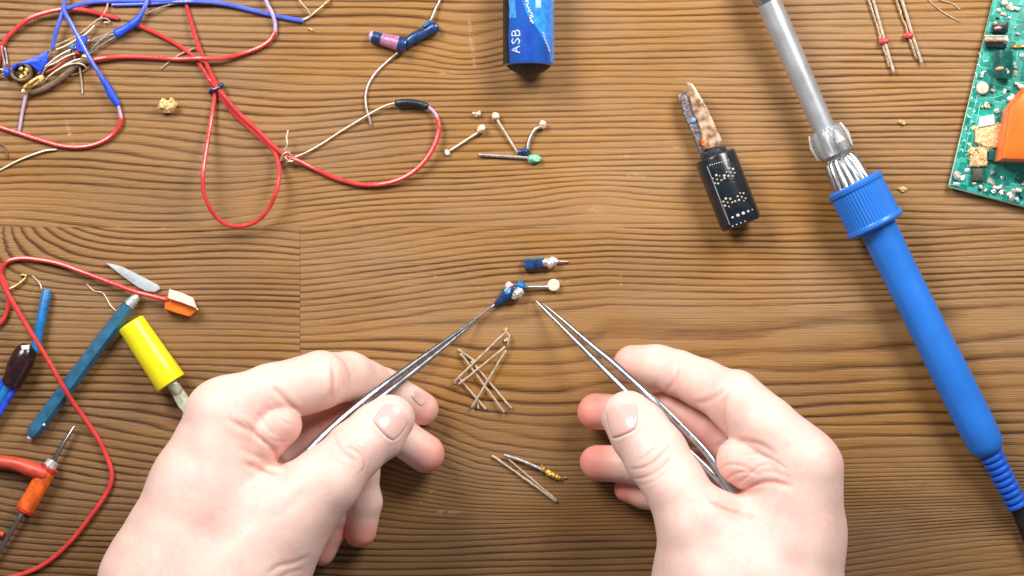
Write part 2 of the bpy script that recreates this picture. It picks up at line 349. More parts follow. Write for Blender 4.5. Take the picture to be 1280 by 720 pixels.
def wrap_strokes(F, strokes, lift, w):
    mb = MB()
    for st in strokes:
        P_ = []
        for (a, b) in zip(st[:-1], st[1:]):
            for i in range(5): P_.append(F(a[0] + (b[0] - a[0]) * i / 5, a[1] + (b[1] - a[1]) * i / 5, lift))
        P_.append(F(*st[-1], lift)); mb.tube(P_, w, 6)
    return mb
t = thing('battery', 'large blue cylinder battery with a dark pointed end at the top edge', 'battery', V(661, 20))
RB = 31.5; a, b = V(661, -110, 33), V(661, 74, 33)
casing = MB().lathe(a, b, [(0, 24), (0, 29), (2, 31), (4, RB), (186, RB), (189, 30.6), (190, 28)], 72).build('casing', mat('battery_blue', (.012, .085, .42), .2, var=.12, scale=30, coat=1), t)
MB().lathe(b, V(661, 110, 33), [(-.6, 30.4), (1, 30.8), (3, 30.6), (8, 28), (12, 24), (16, 17), (19, 10), (21, 5), (22, 1)], 48).build('end_cap', mat('battery_end', (.008, .006, .014), .5, var=.4, scale=12, bump=.4), t)
MB().tube([V(651, 82, 54), V(660, 80.5, 55)], 1.2, 6).build('end_mark', mat('tan_print', (.45, .38, .3), .5), t)
F = cyl_map(a, b, RB); sg = 1 if F(100, 10)[0] > F(100, 0)[0] else -1
FF = lambda t_, x_, lift=0: F(t_, sg * x_, lift)
LB = mat('light_blue_foil', (.03, .25, .78), .22, var=.25, scale=9, coat=1)
# light blue field right of a stepped diagonal; t = 110 + photo y
edge = lambda t_: float(np.interp(t_ - 110, [-110, 20, 34, 48, 62, 80], [-44, -3, 8, 17, 27, 33]))
wrap_grid(FF, 2, 188, edge, lambda t_: 48, .25, 40, 12).build('light_blue_wrap', LB, casing)
wrap_grid(FF, 2, 134, lambda t_: -33 + 0 * t_, lambda t_: float(np.interp(t_ - 110, [-110, 0, 24], [-20, -18, -16])), .35, 20, 6).build('sky_blue_band', mat('mid_blue_foil', (.06, .28, .72), .25, var=.2, scale=8, coat=.4), casing)
wrap_grid(FF, 2, 188, lambda t_: -49, lambda t_: -28 + 1.2 * math.sin(t_ / 9), .45, 30, 6).build('shade_band', mat('battery_shade', (.012, .014, .016), .4, var=.4, scale=8), casing)  # dark shade down the left side, painted on to round the casing
wrap_grid(FF, 146, 187, lambda t_: -7, lambda t_: 4, .2, 8, 4).build('deep_blue_stripe', mat('deep_blue_foil', (.012, .06, .38), .25, coat=.4), casing)  # narrow stripe of deeper blue on the casing
WP = mat('battery_print', (.52, .60, .72), .4, var=.2, scale=1.5)
# printed letters, reading up the casing
def letters_up(text, t_base, x0, size, adv=.95):
    G = {'A': [[(0, 0), (.35, 1), (.7, 0)], [(.15, .4), (.55, .4)]], 'S': [[(.65, .85), (.35, 1), (.05, .78), (.35, .52), (.65, .25), (.35, 0), (.02, .15)]],
         'B': [[(0, 0), (0, 1), (.45, .95), (.55, .75), (.4, .53), (0, .5)], [(.4, .53), (.62, .3), (.45, .03), (0, 0)]]}
    out = []; x = 0
    for ch in text:
        for st in G[ch]: out.append([(t_base - (x + u) * size, x0 - size + v * size) if False else (t_base - (x + u) * size, x0 + (1 - v) * -size) for u, v in st])
        x += adv
    return out
# baseline to the right, tops of the letters to the left
st_ = []
for s_ in letters_up('ASB', 177, 0, 11): st_.append([(tt, -22.5 - (xx + 11) + 11) for tt, xx in s_])
wrap_strokes(FF, st_, .4, .85).build('printed_letters', WP, casing)
rng = random.Random(8); sq = []
for k in range(13):
    tt = 98 + k * 3.4; xx = -8 + (k * 3.4) * .26 + rng.uniform(-1.5, 1.5)
    sq.append([(tt, xx), (tt + rng.uniform(-3, 3), xx + rng.uniform(1, 5)), (tt + 3, xx + rng.uniform(-2, 3))])
for k in range(6):
    tt = 152 + k * 4; xx = 17 + k * 2 + rng.uniform(-1, 1); sq.append([(tt, xx), (tt + 2.5, xx + 2)])
wrap_strokes(FF, sq, .5, .9).build('printed_marks', WP, casing)
wrap_grid(FF, 90, 122, lambda t_: 8, lambda t_: 15, .4, 6, 4).build('pale_patch', mat('pale_blue_print', (.36, .55, .88), .3, var=.2, scale=5), casing)

# ------------------------------------------------------------------ little pins with heads
t = thing('headed_pin', 'cream pin with a bead at each end, leftmost by the red wire bend', 'pin', V(580, 178), 'small pins with heads')
wire('shaft', [(560, 190, 3), (602, 163, 4)], 1.7, BARE, t); bead('bead', (602, 162, 5), 5, CREAM, t, 4, .35); bead('bead', (559, 191, 3), 3.4, WHITE, t, 6, .2)
t = thing('headed_pin', 'straight pin with one round cream head leaning right under the battery', 'pin', V(634, 168), 'small pins with heads')
wire('shaft', [(621, 149, 6), (647, 191, 2.2)], 1.7, BARE, t); bead('bead', (619.5, 145.5, 6), 5.2, CREAM, t, 14, .12)
t = thing('headed_pin', 'curved grey pin with a cream head and dark foot', 'pin', V(665, 172), 'small pins with heads')
wire('shaft', [(677, 158, 5), (670, 161, 5), (665, 168, 4), (661, 178, 4), (659.5, 188, 4)], 2.3, GREYW, t); bead('bead', (678.5, 155, 6), 4.4, CREAM, t, 16, .2, (1, 1.3, 1)); bead('dark_foot', (656.5, 189.5, 4), 5.2, NAVY, t, 18, .35, (1.3, .9, .8))
t = thing('headed_pin', 'grey pin lying level with a lumpy green head', 'pin', V(635, 196), 'small pins with heads')
wire('shaft', [(600, 193.5, 2.5), (664, 197.5, 3)], 2.2, GREYW, t); bead('bead', (669, 199, 5), 6.3, GREENB, t, 19, .3, (1.15, .85, .8))

# ------------------------------------------------------------------ centre components
t = thing('small_component', 'dark blue box component with a silver blob cap, uppermost at the centre', 'component', V(670, 330))
MB().prism([(655, 326), (679, 323.5), (680, 334), (656, 337.5)], 1, 11, 1.4).build('box_body', NAVY, t)
MB().prism([(654, 323.5), (679, 321.5), (679.3, 324.8), (655, 327.2)], 3, 11.8, .8).build('box_edge', TEAL, t)
mb = MB(); mb.blob(V(684, 328, 7), 6.3, 2, .3).blob(V(691, 327, 6), 6, 7, .3).blob(V(689, 332, 5), 4, 9, .3); mb.build('solder_cap', SOLDER, t)
wire('lead', [(694, 326, 6), (702, 326.5, 4), (711, 327, 2)], .9, GREYW, t, 7)
t = thing('bead_component', 'blue and white bead component with a cream disc, gripped by the left tweezers', 'component', V(640, 365))
MB().lathe(V(616, 384, 5), V(644, 360, 8), [(0, 1.5), (6, 3.2), (14, 5.6), (24, 7.5), (33, 8.5), (38, 6), (40, 2)], 22).build('blue_cone', NAVY, t)
bead('blue_lump', (651, 357, 8), 7, TEALB, t, 3, .3); bead('pink_lump', (636, 357, 11), 4.6, mat('pink_bead', (.75, .52, .5), .35, var=.3, scale=3, bump=1), t, 7, .3); bead('blue_lump', (634, 364, 13), 3.6, mat('pale_blue_bead', (.15, .4, .7), .3, var=.4, scale=3), t, 8, .3)
mb = MB(); mb.blob(V(648, 366, 12), 7.3, 5, .3).blob(V(643, 368, 11), 5, 8, .35); mb.build('white_lump', SOLDER, t)
wire('lead', [(655, 358.5, 7), (686, 358.5, 5)], 2.0, STEELD, t)
MB().lathe(V(692, 356.5, 1), V(692, 356.5, 8), [(0, 6), (1, 7.6), (5, 7.8), (6.5, 6.6), (7, 3), (6.6, 1)], 28).build('cream_disc', CREAM, t)
mb = MB()
for ph in (0, 2.1, 4.2):
    p_ = []
    for i in range(60):
        u = i / 59; c = V(618 - 25 * u, 381 + 19 * u, 6 + .5 * u); a_ = ph + u * 30
        p_.append(c + 1.1 * np.array((math.cos(a_) * .6, math.cos(a_) * .8, math.sin(a_))))
    mb.tube(p_, 1.0, 6)
mb.build('twisted_lead', GREYW, t)

# ------------------------------------------------------------------ heap of pins
pins = [((573, 437), (593, 451), 3, 'short pin poking out at the upper left corner of the crossed heap'),
        ((576, 442), (630, 515), 5, 'long pin of the crossed heap slanting down to its lowest point'),
        ((594, 457), (639, 510), 3, 'long pin forming the right lower edge of the crossed heap'),
        ((569, 476), (630, 417), 7, 'long pin with a bent upper end forming the top left edge of the crossed heap'),
        ((574, 480), (631, 434), 9, 'pin in the crossed heap parallel to the top left one and just below it'),
        ((632, 438), (590, 509), 6, 'pin of the crossed heap slanting from the upper right down to the lower left'),
        ((573, 472), (607, 511), 3, 'pin forming the lower left edge of the crossed heap'),
        ((596, 497), (598, 510), 2, 'stub of a pin at the bottom of the crossed heap')]
for k, ((x0, y0), (x1, y1), z, l) in enumerate(pins):
    n = 14; rng = random.Random(k); pt = [(x0 + (x1 - x0) * i / n + rng.uniform(-.25, .25), y0 + (y1 - y0) * i / n + rng.uniform(-.25, .25), z) for i in range(n + 1)]
    if k == 3: pt += [(633, 414, 7), (637, 420, 7), (635, 430, 6)]
    o = MB().tube([V(*q) for q in pt], [1.7, 1.35, 1.5, 1.3, 1.6], 8).build('loose_pin', BARE); tag(o, l, 'pin', 'thin metal pins lying in a crossed heap')
o = crumb(570, 476, 3.2, 'beige solder lump at the left corner of the crossed heap of pins', 41, BARE); o = crumb(592, 453, 3.4, 'beige solder lump where the pins cross near the top of the heap', 44, BARE); o = crumb(634, 424, 2.8, 'beige lump on the bent pin end at the top of the heap', 47, CREAM)
o = crumb(631, 412, 2.2, 'tiny brown speck above the bent pin end of the heap', 48, CRUMB)
for (q, r, l, k) in (((( 616, 570), (695, 626)), 1.7, 'long lower pin of the pair meeting in a point between the hands', 1), (((631, 570), (694, 624)), 1.3, 'thinner pin meeting the long one in a point between the hands', 2)):
    (x0, y0), (x1, y1) = q; n = 16; rng = random.Random(k)
    o = MB().tube([V(x0 + (x1 - x0) * i / n + rng.uniform(-.3, .3), y0 + (y1 - y0) * i / n + rng.uniform(-.3, .3), 2 + k) for i in range(n + 1)], [r, r * .8, r, r * .85, r * 1.3], 8).build('loose_pin', BARE); tag(o, l, 'pin', 'loose pins between the hands')
t = thing('loose_pin', 'grey pin tipped with gold solder between the hands', 'pin', V(665, 582), 'loose pins between the hands')
wire('shaft', [(631, 569, 6), (650, 575, 5.5), (680, 588, 4.5)], 2.1, GREYW, t)
mb = MB()
for k, (x, y, r) in enumerate(((679, 587, 3.6), (685, 590, 4.2), (690, 593, 4), (696, 596, 3.6), (699, 598, 2.4))): mb.blob(V(x, y, 4), r, k, .3)
mb.build('gold_solder', mat('gold_solder', (.86, .48, .10), .25, metal=.45, var=.35, scale=3, bump=1), t)
wire('strand', [(677, 586, 6), (677.5, 580, 6)], .8, GOLD, t, 6)

# ------------------------------------------------------------------ black capacitor
t = thing('capacitor', 'black cylinder capacitor with gold and white flower marks and a cream copper tab', 'capacitor', V(905, 230))
a, b = V(894, 196, 28), V(927, 281, 27); Lc = float(np.linalg.norm(b - a)); RC = 26.0
BLK = mat('capacitor_black', (.010, .014, .020), .27, var=.3, scale=12, coat=.35, bump=.25)
can = MB().lathe(a, b, [(-2, 12), (-2, 23), (-.5, 25.3), (1.5, RC), (Lc - 4, RC), (Lc - 1.2, RC - .8), (Lc, RC - 3), (Lc - 2, RC - 5)], 64).build('can', BLK, t)
MB().lathe(V(890, 187, 28), V(894, 197, 28), [(0, 8), (0, 14), (2, 16.5), (9, 17), (11, 16)], 40).build('shoulder', mat('shoulder_grey', (.03, .035, .045), .35, var=.5, scale=4), t)
F = cyl_map(a, b, RC); sg2 = 1 if F(40, 10)[0] > F(40, 0)[0] else -1; FC = lambda t_, x_, lift=0: F(t_, sg2 * x_, lift)
wrap_strokes(FC, [[(8, -17), (Lc - 6, -17)]], .1, .6).build('seam_line', mat('grey_line', (.30, .33, .36), .4), can)
rng = random.Random(3); gold = MB(); white = MB(); 
def dot(mbb, t_, x_, r): mbb.tube([FC(t_ - r * .3, x_, .15), FC(t_ + r * .3, x_, .15)], r, 8)
for (tc_, xc, who) in ((27, -11, gold), (25, 8, white), (58, -9, gold), (58, 10, white)):
    for k in range(6):
        a_ = k * 1.047 + rng.uniform(-.2, .2); dot(who if k % 3 else (white if who is gold else gold), tc_ + 5.2 * math.cos(a_), xc + 5.6 * math.sin(a_), rng.uniform(.9, 1.7))
    dot(gold, tc_, xc, 1.2)
dot(gold, 29, -2, 1.6); dot(white, 26, -1, 1.8); dot(gold, 60, 0, 1.5)
for k in range(5): dot(white, Lc - 13, -10 + k * 7, 1.5 + .8 * math.sin(k))
for k in range(4): dot(white, Lc - 3, -14 + k * 5.5, .9)
for k in range(9): dot(white, 7.5 + .3 * k, -13 + k * 3, .8)
gold.build('gold_marks', mat('gold_print', (.50, .44, .24), .4, var=.2, scale=2), can); white.build('white_marks', mat('white_print_2', (.58, .60, .60), .4), can)
MB().prism([(858, 101), (866, 104), (884, 133), (902, 174), (900, 184), (880, 188), (876, 160), (866, 136)], 14, 27, 2.5, jit=.8).build('cream_tab', COPPER, t)
MB().prism([(850, 119), (856, 112), (866, 134), (877, 160), (882, 190), (875, 193), (866, 166), (854, 142)], 8, 21, 2, jit=.8).build('grey_plate', GREYP, t)
bead('blue_bead', (867, 151, 20), 4.2, mat('lilac_bead', (.25, .38, .72), .25), t, 4, .15); bead('copper_lump', (880, 179, 24), 4.5, ORG, t, 6, .3); bead('copper_lump', (853, 122, 16), 4.5, COPPER, t, 8, .4); bead('copper_lump', (856, 131, 16), 3.5, GOLD, t, 9, .4)

# ------------------------------------------------------------------ soldering iron
t = thing('soldering_iron', 'blue handled soldering iron with a grey metal barrel lying at the right', 'soldering iron', V(1100, 290))
a, b = V(940, -45, 37), V(1033, 168, 38); L1 = float(np.linalg.norm(b - a))
MB().lathe(a, b, [(0, 13), (0, 15.8), (40, 15.8), (L1 - 4, 14), (L1, 13.5)], 48).build('barrel', ZINC, t)
MB().lathe(a, b, [(36, 15.5), (37, 18.5), (44, 18.5), (46, 17), (52, 16.2)], 48).build('barrel_lip', STEELD, t)
a, b = V(1031, 160, 38), V(1052, 206, 38)
collar = MB().lathe(a, b, [(0, 13), (1, 19), (5, 22.5), (18, 24.5), (30, 24), (35, 21), (38, 17), (44, 15)], 96, 8, 3.5, (4, 34)).build('clear_collar', mat('clear_plastic', (.84, .86, .88), .10, var=.05, scale=12, trans=.8, coat=.6), t)
MB().lathe(a, b, [(2, 9), (3, 15), (34, 17), (36, 9)], 32).build('collar_core', ZINC, t)
mb = MB()
for k in range(5):
    u_ = k / 5. * 6.283; ax = (b - a) / np.linalg.norm(b - a); up = np.array((0, 0, 1.)); w3 = np.cross(ax, up)
    mb.tube([a + ax * 2 + 22 * (math.cos(u_) * w3 + math.sin(u_) * up), a + ax * 16 + 25.3 * (math.cos(u_) * w3 + math.sin(u_) * up), a + ax * 33 + 24 * (math.cos(u_) * w3 + math.sin(u_) * up)], [1.2, 2.2, 1.2], 8)
mb.build('collar_fins', mat('white_fin', (.76, .77, .78), .2, var=.1, coat=.5, trans=.4), collar)
MB().tube([a + (b - a) * .25 + np.array((6, 2, 24.4)), a + (b - a) * .42 + np.array((7, 1, 26)), a + (b - a) * .6 + np.array((7, 1, 24.6))], [3, 6.4, 3], 12).build('thumb_tab', mat('white_fin', (.7,) * 3), collar)
a2, b2 = V(1049, 198, 38), V(1068, 236, 38)
MB().lathe(a2, b2, [(0, 17), (2, 20), (20, 23.5), (40, 25.5)], 96, 16, 3.6, (1, 39)).build('ribbed_ferrule', STEELD, t)
a3, b3 = V(1067.5, 229, 38), V(1096, 284, 38); L3 = float(np.linalg.norm(b3 - a3))
MB().lathe(a3, b3, [(-1, 10), (-1, 30), (-.4, 34), (1.5, 36.2), (5, 36.4), (7, 35.6), (7.5, 34.6), (L3 - 9, 34.6), (L3 - 8.4, 36), (L3 - 6, 37.2), (L3 - 3, 37), (L3 - .6, 35), (L3, 31), (L3 + 2, 22)], 200, 50, 1.1, (7.5, L3 - 9)).build('ribbed_collar', SKYB, t)
a4, b4 = V(1093, 277, 36), V(1238, 567, 26); L4 = float(np.linalg.norm(b4 - a4))
MB().lathe(a4, b4, [(0, 24), (20, 23.3), (70, 22.5), (150, 22.6), (220, 23.6), (L4 - 40, 23.6), (L4 - 14, 22.4), (L4 - 5, 19.5), (L4 - 1, 15.5), (L4, 12)], 64).build('handle', SKYB, t)
a5, b5 = V(1237, 564, 26), V(1275, 638, 17); L5 = float(np.linalg.norm(b5 - a5)); pr = [(0, 12)]
for k in range(9):
    u = 4 + k * 8.6; r_ = 15.2 - k * .25; pr += [(u, r_ - 3), (u + 1.2, r_ - .6), (u + 2.6, r_), (u + 4.6, r_), (u + 6, r_ - .6), (u + 7.2, r_ - 3)]
MB().lathe(a5, b5, pr, 40).build('strain_relief', mat('relief_blue', (.012, .10, .55), .35, var=.1, coat=.2), t)
wire('power_cable', [(1270, 628, 17), (1278, 648, 12), (1290, 678, 10), (1306, 712, 10), (1335, 760, 10)], 9.6, CABLE, t, 20)

# ------------------------------------------------------------------ banded component leads at the upper right
for (pts, off, band, l) in (([(1084, -25), (1095, 12), (1104, 45), (1117, 90)], (-5, 2), (1105, 51), 'left one of two tan resistors beyond the iron barrel, red band across both its leads'),
                      ([(1121, -20), (1131, 12), (1141, 45), (1152, 78)], (-7, 2), (1136, 44), 'right one of two tan resistors beyond the iron barrel, red band on its left lead')):
    t = thing('axial_resistor', l, 'resistor', V(*band), 'two resistors at the upper right')
    wire('lead', [(x, y, 5) for x, y in pts], 2.0, BARE, t)
    n = 26; rng = random.Random(int(band[0])); q = []
    for i in range(n):
        u = i / (n - 1.) * .93; x = np.interp(u, np.linspace(0, 1, 4), [p[0] for p in pts]); y = np.interp(u, np.linspace(0, 1, 4), [p[1] for p in pts])
        q.append((x + off[0] * (1 - u * .5) + rng.uniform(-.8, .8), y + off[1] + rng.uniform(-.5, .5), 3 + rng.uniform(0, 1)))
    MB().tube([V(*p) for p in q], [1.3, 1.8, 1.2, 1.9, 1.3], 7).build('lead', mat('tan_lead', (.52, .36, .24), .45, metal=.4, var=.3, scale=3, bump=.8), t)
    mb = MB().tube([V(band[0] - 4.5, band[1] + 1, 5), V(band[0] + 3.5, band[1], 5)], 4.0, 12); mb.build('red_band', mat('band_red', (.62, .06, .06), .35, var=.2, scale=4), t)
for q, l in (([(1150, -12, 1.2), (1165, 4, 1.2), (1180, 16, 1.2), (1200, 27, 1)], 'hair thin pale wire at the upper right corner beside the resistors'), ([(1168, -8, 1.2), (1178, 1, 1.6), (1190, 4, 1), (1200, 12, 1)], 'short curled hair thin wire nearest the circuit board')):
    tag(wire('bare_wire', q, .7, BARE, sides=6), l, 'wire')

# ------------------------------------------------------------------ circuit board
t = thing('circuit_board', 'green circuit board with solder blobs and an orange block, cut by the right edge', 'circuit board', V(1250, 120))
def board_material():
    m = bpy.data.materials.new('board_green'); m.use_nodes = True; nt = m.node_tree; N = nt.nodes; L = nt.links; b = N['Principled BSDF']; tc = N.new('ShaderNodeTexCoord')
    br = N.new('ShaderNodeTexVoronoi'); br.feature = 'F1'; br.distance = 'CHEBYCHEV'; br.inputs['Scale'].default_value = 1 / (9 * S)
    mp = N.new('ShaderNodeMapping'); mp.inputs['Rotation'].default_value = (0, 0, .23); L.new(tc.outputs['Object'], mp.inputs['Vector']); L.new(mp.outputs[0], br.inputs['Vector'])
    no = N.new('ShaderNodeTexNoise'); no.inputs['Scale'].default_value = 1 / (16 * S); no.inputs['Detail'].default_value = 6; no.inputs['Roughness'].default_value = .7; L.new(tc.outputs['Object'], no.inputs['Vector'])
    cr = N.new('ShaderNodeValToRGB'); L.new(no.outputs['Fac'], cr.inputs['Fac']); e = cr.color_ramp.elements
    e[0].position = .35; e[0].color = (.004, .13, .10, 1); e[1].position = .68; e[1].color = (.02, .38, .30, 1)
    mx = N.new('ShaderNodeMix'); mx.data_type = 'RGBA'; mr = N.new('ShaderNodeMapRange'); mr.inputs['From Min'].default_value = .42; mr.inputs['From Max'].default_value = .5; mr.inputs['To Min'].default_value = 0; mr.inputs['To Max'].default_value = .55
    L.new(br.outputs['Distance'], mr.inputs['Value']); L.new(mr.outputs[0], mx.inputs['Factor']); L.new(cr.outputs[0], mx.inputs['A']); mx.inputs['B'].default_value = (.08, .52, .42, 1)
    L.new(mx.outputs['Result'], b.inputs['Base Color']); b.inputs['Roughness'].default_value = .3; b.inputs['Coat Weight'].default_value = .35
    bp = N.new('ShaderNodeBump'); bp.inputs['Distance'].default_value = .5 * S; L.new(mr.outputs[0], bp.inputs['Height']); L.new(bp.outputs['Normal'], b.inputs['Normal']); return m
BM = board_material(); PZ = 12
board = MB().prism([(1251, -40), (1187, 233), (1296, 262), (1420, 290), (1480, 10), (1460, -40)], 5, PZ, .8).build('board', BM, t)
# paler cut edge
mb = MB(); mb.tube([V(1252, -38, 9.5), V(1187.3, 232, 9.5)], 2.0, 8, up=(0, 0, 1)); mb.tube([V(1187.3, 232.6, 9.5), V(1300, 262.4, 9.5)], 2.0, 8); mb.build('board_edge', mat('board_edge', (.42, .66, .48), .5, var=.15, scale=4), board)
CH = mat('chip_black', (.008, .02, .022), .35, var=.4, scale=4, bump=.4)
SI = mat('silk_white', (.62, .80, .74), .5, var=.2, scale=2)
def comp(poly, h, name, m, z=PZ, ins=1.2, jit=0): return MB().prism(poly, z - .5, z + h, ins, jit=jit).build(name, m, t)
comp([(1242, 28), (1261, 27), (1260, 40), (1240, 40)], 8, 'chip', CH)
bead('solder_pad', (1244, 29, PZ + 7), 3, SOLDER, t, 3); bead('solder_pad', (1248, 35, PZ + 8), 3.3, COPPER, t, 5, .3, (1.4, .7, .6))
comp([(1231, 46), (1259, 45), (1258, 60), (1234, 59)], 8, 'chip', CH)
MB().tube([V(1232, 49.5, PZ + 8), V(1256, 50, PZ + 8)], 3.2, 12).build('silver_rod', COPPER, t); MB().tube([V(1231, 45, PZ + 5), V(1259, 45.5, PZ + 5)], 1.4, 8).build('silver_rod', PALEG, t); bead('solder_pad', (1257, 50, PZ + 8), 4.2, SOLDER, t, 8)
a, b = V(1255, 64, PZ + 10), V(1253, 96, PZ + 10)
MB().lathe(a, b, [(0, 9), (0, 11.5), (30, 12.4), (33, 11), (34, 8)], 28).build('dark_capacitor', mat('green_black', (.006, .09, .075), .3, var=.4, scale=6, coat=.4), t)
bead('solder_pad', (1250, 86, PZ + 21), 3.4, COPPER, t, 4, .4, (1.5, .7, .5)); bead('solder_pad', (1259, 89, PZ + 20), 3.2, SOLDER, t, 6, .4)
MB().lathe(V(1228, 110, PZ), V(1228, 110, PZ + 8), [(0, 8), (5, 8), (7, 6.6), (8, 3), (8.2, .5)], 24).build('round_pad', CREAM, t)
MB().tube([V(1265, 58, PZ + 3), V(1284, 57.5, PZ + 3)], 2.0, 8).build('pin_lead', GOLD, t)
rng = random.Random(11)
for (x, y, r) in ((1256, 3, 5), (1263, 8, 5), (1249, 13, 2.6), (1264, 124, 5), (1270, 126, 3.6), (1234, 132, 4.4), (1246, 139, 3.2), (1274, 108, 3), (1226, 182, 3.4), (1234, 187, 3.4), (1197, 220, 5.2), (1204, 223, 3), (1209, 213, 3), (1238, 226, 4.4), (1241, 230, 2.6), (1232, 238, 2.6), (1251, 233, 3.2), (1252, 242, 3.2), (1242, 240, 3), (1253, 222, 2.6), (1265, 247, 4), (1268, 240, 3.4), (1271, 250, 3), (1262, 243, 3), (1226, 234, 3), (1218, 229, 2.4), (1240, 215, 3), (1277, 70, 2.5), (1268, 80, 2)):
    bead('solder_pad', (x, y, PZ + 1), r, rng.choice([SOLDER, SOLDER, CREAM, PALEG]), t, int(x + y), .35, (1, 1, .7))
comp([(1225, 146), (1243, 143), (1244, 156), (1222, 160)], 9, 'white_terminal', mat('pale_teal', (.62, .78, .72), .4, var=.15, scale=4), jit=.4)
HG = mat('hot_glue_gold', (.50, .30, .10), .4, c2=(.84, .66, .36), scale=4, bump=1.0, coat=.3)
rng = random.Random(17); ux, uy, vx, vy = .966, .257, -.26, .966
small = [mat('part_cream', (.72, .70, .60), .4, var=.2, scale=2), mat('part_tan', (.50, .36, .20), .45, var=.3, scale=2), CH, SOLDER, mat('part_dark', (.01, .05, .045), .3), mat('part_pink', (.6, .42, .40), .4)]
for k in range(95):
    y = rng.uniform(4, 250); xl = 1251 - (y + 40) * .2345; x = rng.uniform(xl + 6, 1300)
    if y > 236 + (x - 1187) * .266 - 6 or (x > 1238 and 118 < y < 214) or (1212 < x < 1258 and 138 < y < 232) or (1228 < x < 1268 and 24 < y < 102): continue
    w_2, h_2 = rng.choice([(3, 1.6), (2.2, 1.2), (4, 2), (1.6, 1.6), (2, 3.4)])
    comp([(x + a * ux * w_2 + b * vx * h_2, y + a * uy * w_2 + b * vy * h_2) for a, b in ((-1, -1), (1, -1), (1, 1), (-1, 1))], rng.uniform(1.5, 4), 'surface_part', small[k % 6], ins=.5)
mb = MB()
for k in range(34): mb.blob(V(rng.uniform(1222, 1254), rng.uniform(158, 184), PZ + rng.uniform(1, 5)), rng.uniform(3, 5.5), k, .5, (1.3, 1, .7), 12, 3.5)
mb.prism([(1220, 160), (1236, 154), (1257, 158), (1256, 184), (1236, 186), (1219, 178)], PZ, PZ + 7, 2, jit=1)
mb.build('solder_mass', HG, t); mb = MB()
for k in range(22): mb.blob(V(rng.uniform(1214, 1234), rng.uniform(186, 206), PZ + rng.uniform(1, 4)), rng.uniform(2.5, 4.5), 50 + k, .5, (1.2, 1, .7), 12, 3.5)
mb.prism([(1214, 184), (1234, 184), (1234, 208), (1212, 208)], PZ, PZ + 5, 2, jit=1)
mb.build('solder_mass', HG, t)
comp([(1216, 211), (1229, 210), (1230, 226), (1215, 226)], 6, 'chip', mat('brown_chip', (.06, .065, .04), .5, var=.4, scale=3))
comp([(1237, 186), (1247, 187), (1246, 202), (1236, 200)], 7, 'chip', mat('green_chip', (.004, .12, .10), .3))
MB().prism([(1262, 134), (1284, 108), (1370, 130), (1352, 226), (1296, 202), (1251, 200)], PZ, PZ + 40, 7).build('orange_block', mat('block_orange', (.88, .17, .02), .33, var=.08, scale=20, bump=.3, coat=.25), t)
mb = MB()                                           # unreadable white print beside the edge
for k in range(20):
    u = k / 19.; x = 1226 - 24 * u + (7 if k % 2 else 0); y = 68 + 125 * u + rng.uniform(-2, 2)
    if 34 < k * 1.0: continue
    a_ = rng.uniform(0, 3.14); mb.tube([V(x + 3 * math.cos(a_), y + 3 * math.sin(a_), PZ + .3), V(x, y, PZ + .3), V(x - rng.uniform(1, 3), y + rng.uniform(-3, 3), PZ + .3)], .8, 5)
mb.build('board_print', SI, board)
mb = MB()
for (x0, y0, x1, y1) in ((1222, 118, 1206, 188), (1226, 128, 1211, 196), (1266, 24, 1290, 28), (1263, 30, 1256, 62), (1268, 32, 1262, 60), (1272, 64, 1266, 100), (1240, 104, 1262, 110), (1238, 124, 1256, 118), (1262, 5, 1290, 8)):
    mb.tube([V(x0, y0, PZ + .2), V(x1, y1, PZ + .2)], .8, 5)
mb.build('board_traces', mat('trace_teal', (.12, .55, .46), .35), board)

# ------------------------------------------------------------------ lower left things
t = thing('lead_with_plug', 'long red lead looping down the left side from a small orange and cream plug', 'wire', V(120, 560))
wire('red_insulation', [(210, 375, 14), (190, 370, 13), (170, 365, 12), (135, 352, 10), (100, 339, 8), (75, 330, 6), (50, 325, 5), (25, 323, 4), (8, 328, 4), (1, 340, 4), (3, 353, 6), (10, 367, 10), (28, 398, 22), (44, 424, 30), (60, 450, 30), (77, 480, 28), (92, 504, 16), (110, 529, 7), (124, 551, 4), (134, 572, 4), (140, 592, 4), (138, 606, 4), (130, 622, 4), (110, 650, 4), (90, 675, 4), (67, 697, 4), (45, 711, 4), (20, 720, 4), (-10, 726, 4)], 2.98, RED, t)
plug = MB().prism([(207, 372), (205, 386), (222, 392), (237, 396), (246, 388), (240, 372), (212, 364)], 1, 15, 1.5).build('plug', ORG, t)
MB().prism([(211, 361.5), (226, 366), (241, 372.5), (243, 379), (245.5, 385.5), (228, 379), (209.5, 373)], 14, 23, 1.5).build('plug_top', mat('plug_cream', (.84, .72, .55), .45, var=.1, scale=8, bump=.5), plug)
MB().tube([V(243, 384, 17), V(247, 387, 16)], 1.6, 6).build('plug_pin', GOLD, plug)
tag(wire('red_wire', [(-14, 318, 3), (-4, 330, 3), (2, 345, 4), (9, 360, 4), (11, 375, 4), (9, 390, 4), (3, 401, 4), (-12, 415, 3)], 2.87, RED), 'short red wire curling out of the left edge behind the long red lead', 'wire')
t = thing('brass_hook', 'small yellow brass hook beside the crossing of red wires at the left edge', 'hook', V(24, 352))
wire('hook_wire', [(12, 361, 5), (20, 357, 4), (27, 352, 4), (32, 347, 3), (32, 344, 3), (26, 344, 2.5)], 1.5, GOLD, t)
tag(wire('bare_wire', [(40, 345, 1), (46, 350, 1.5), (50, 355, 2), (52, 361, 3)], .9, BARE, sides=6), 'tiny curved wire at the top of the thin blue tube', 'wire')
tag(wire('bare_wire', [(108, 355, 1), (118, 364, 1), (128, 366, 1.2), (133, 373, 1.2), (139, 383, 1.4), (148, 391, 2)], .9, BARE, sides=6), 'thin gold wire between the red lead and the teal pencil', 'wire')
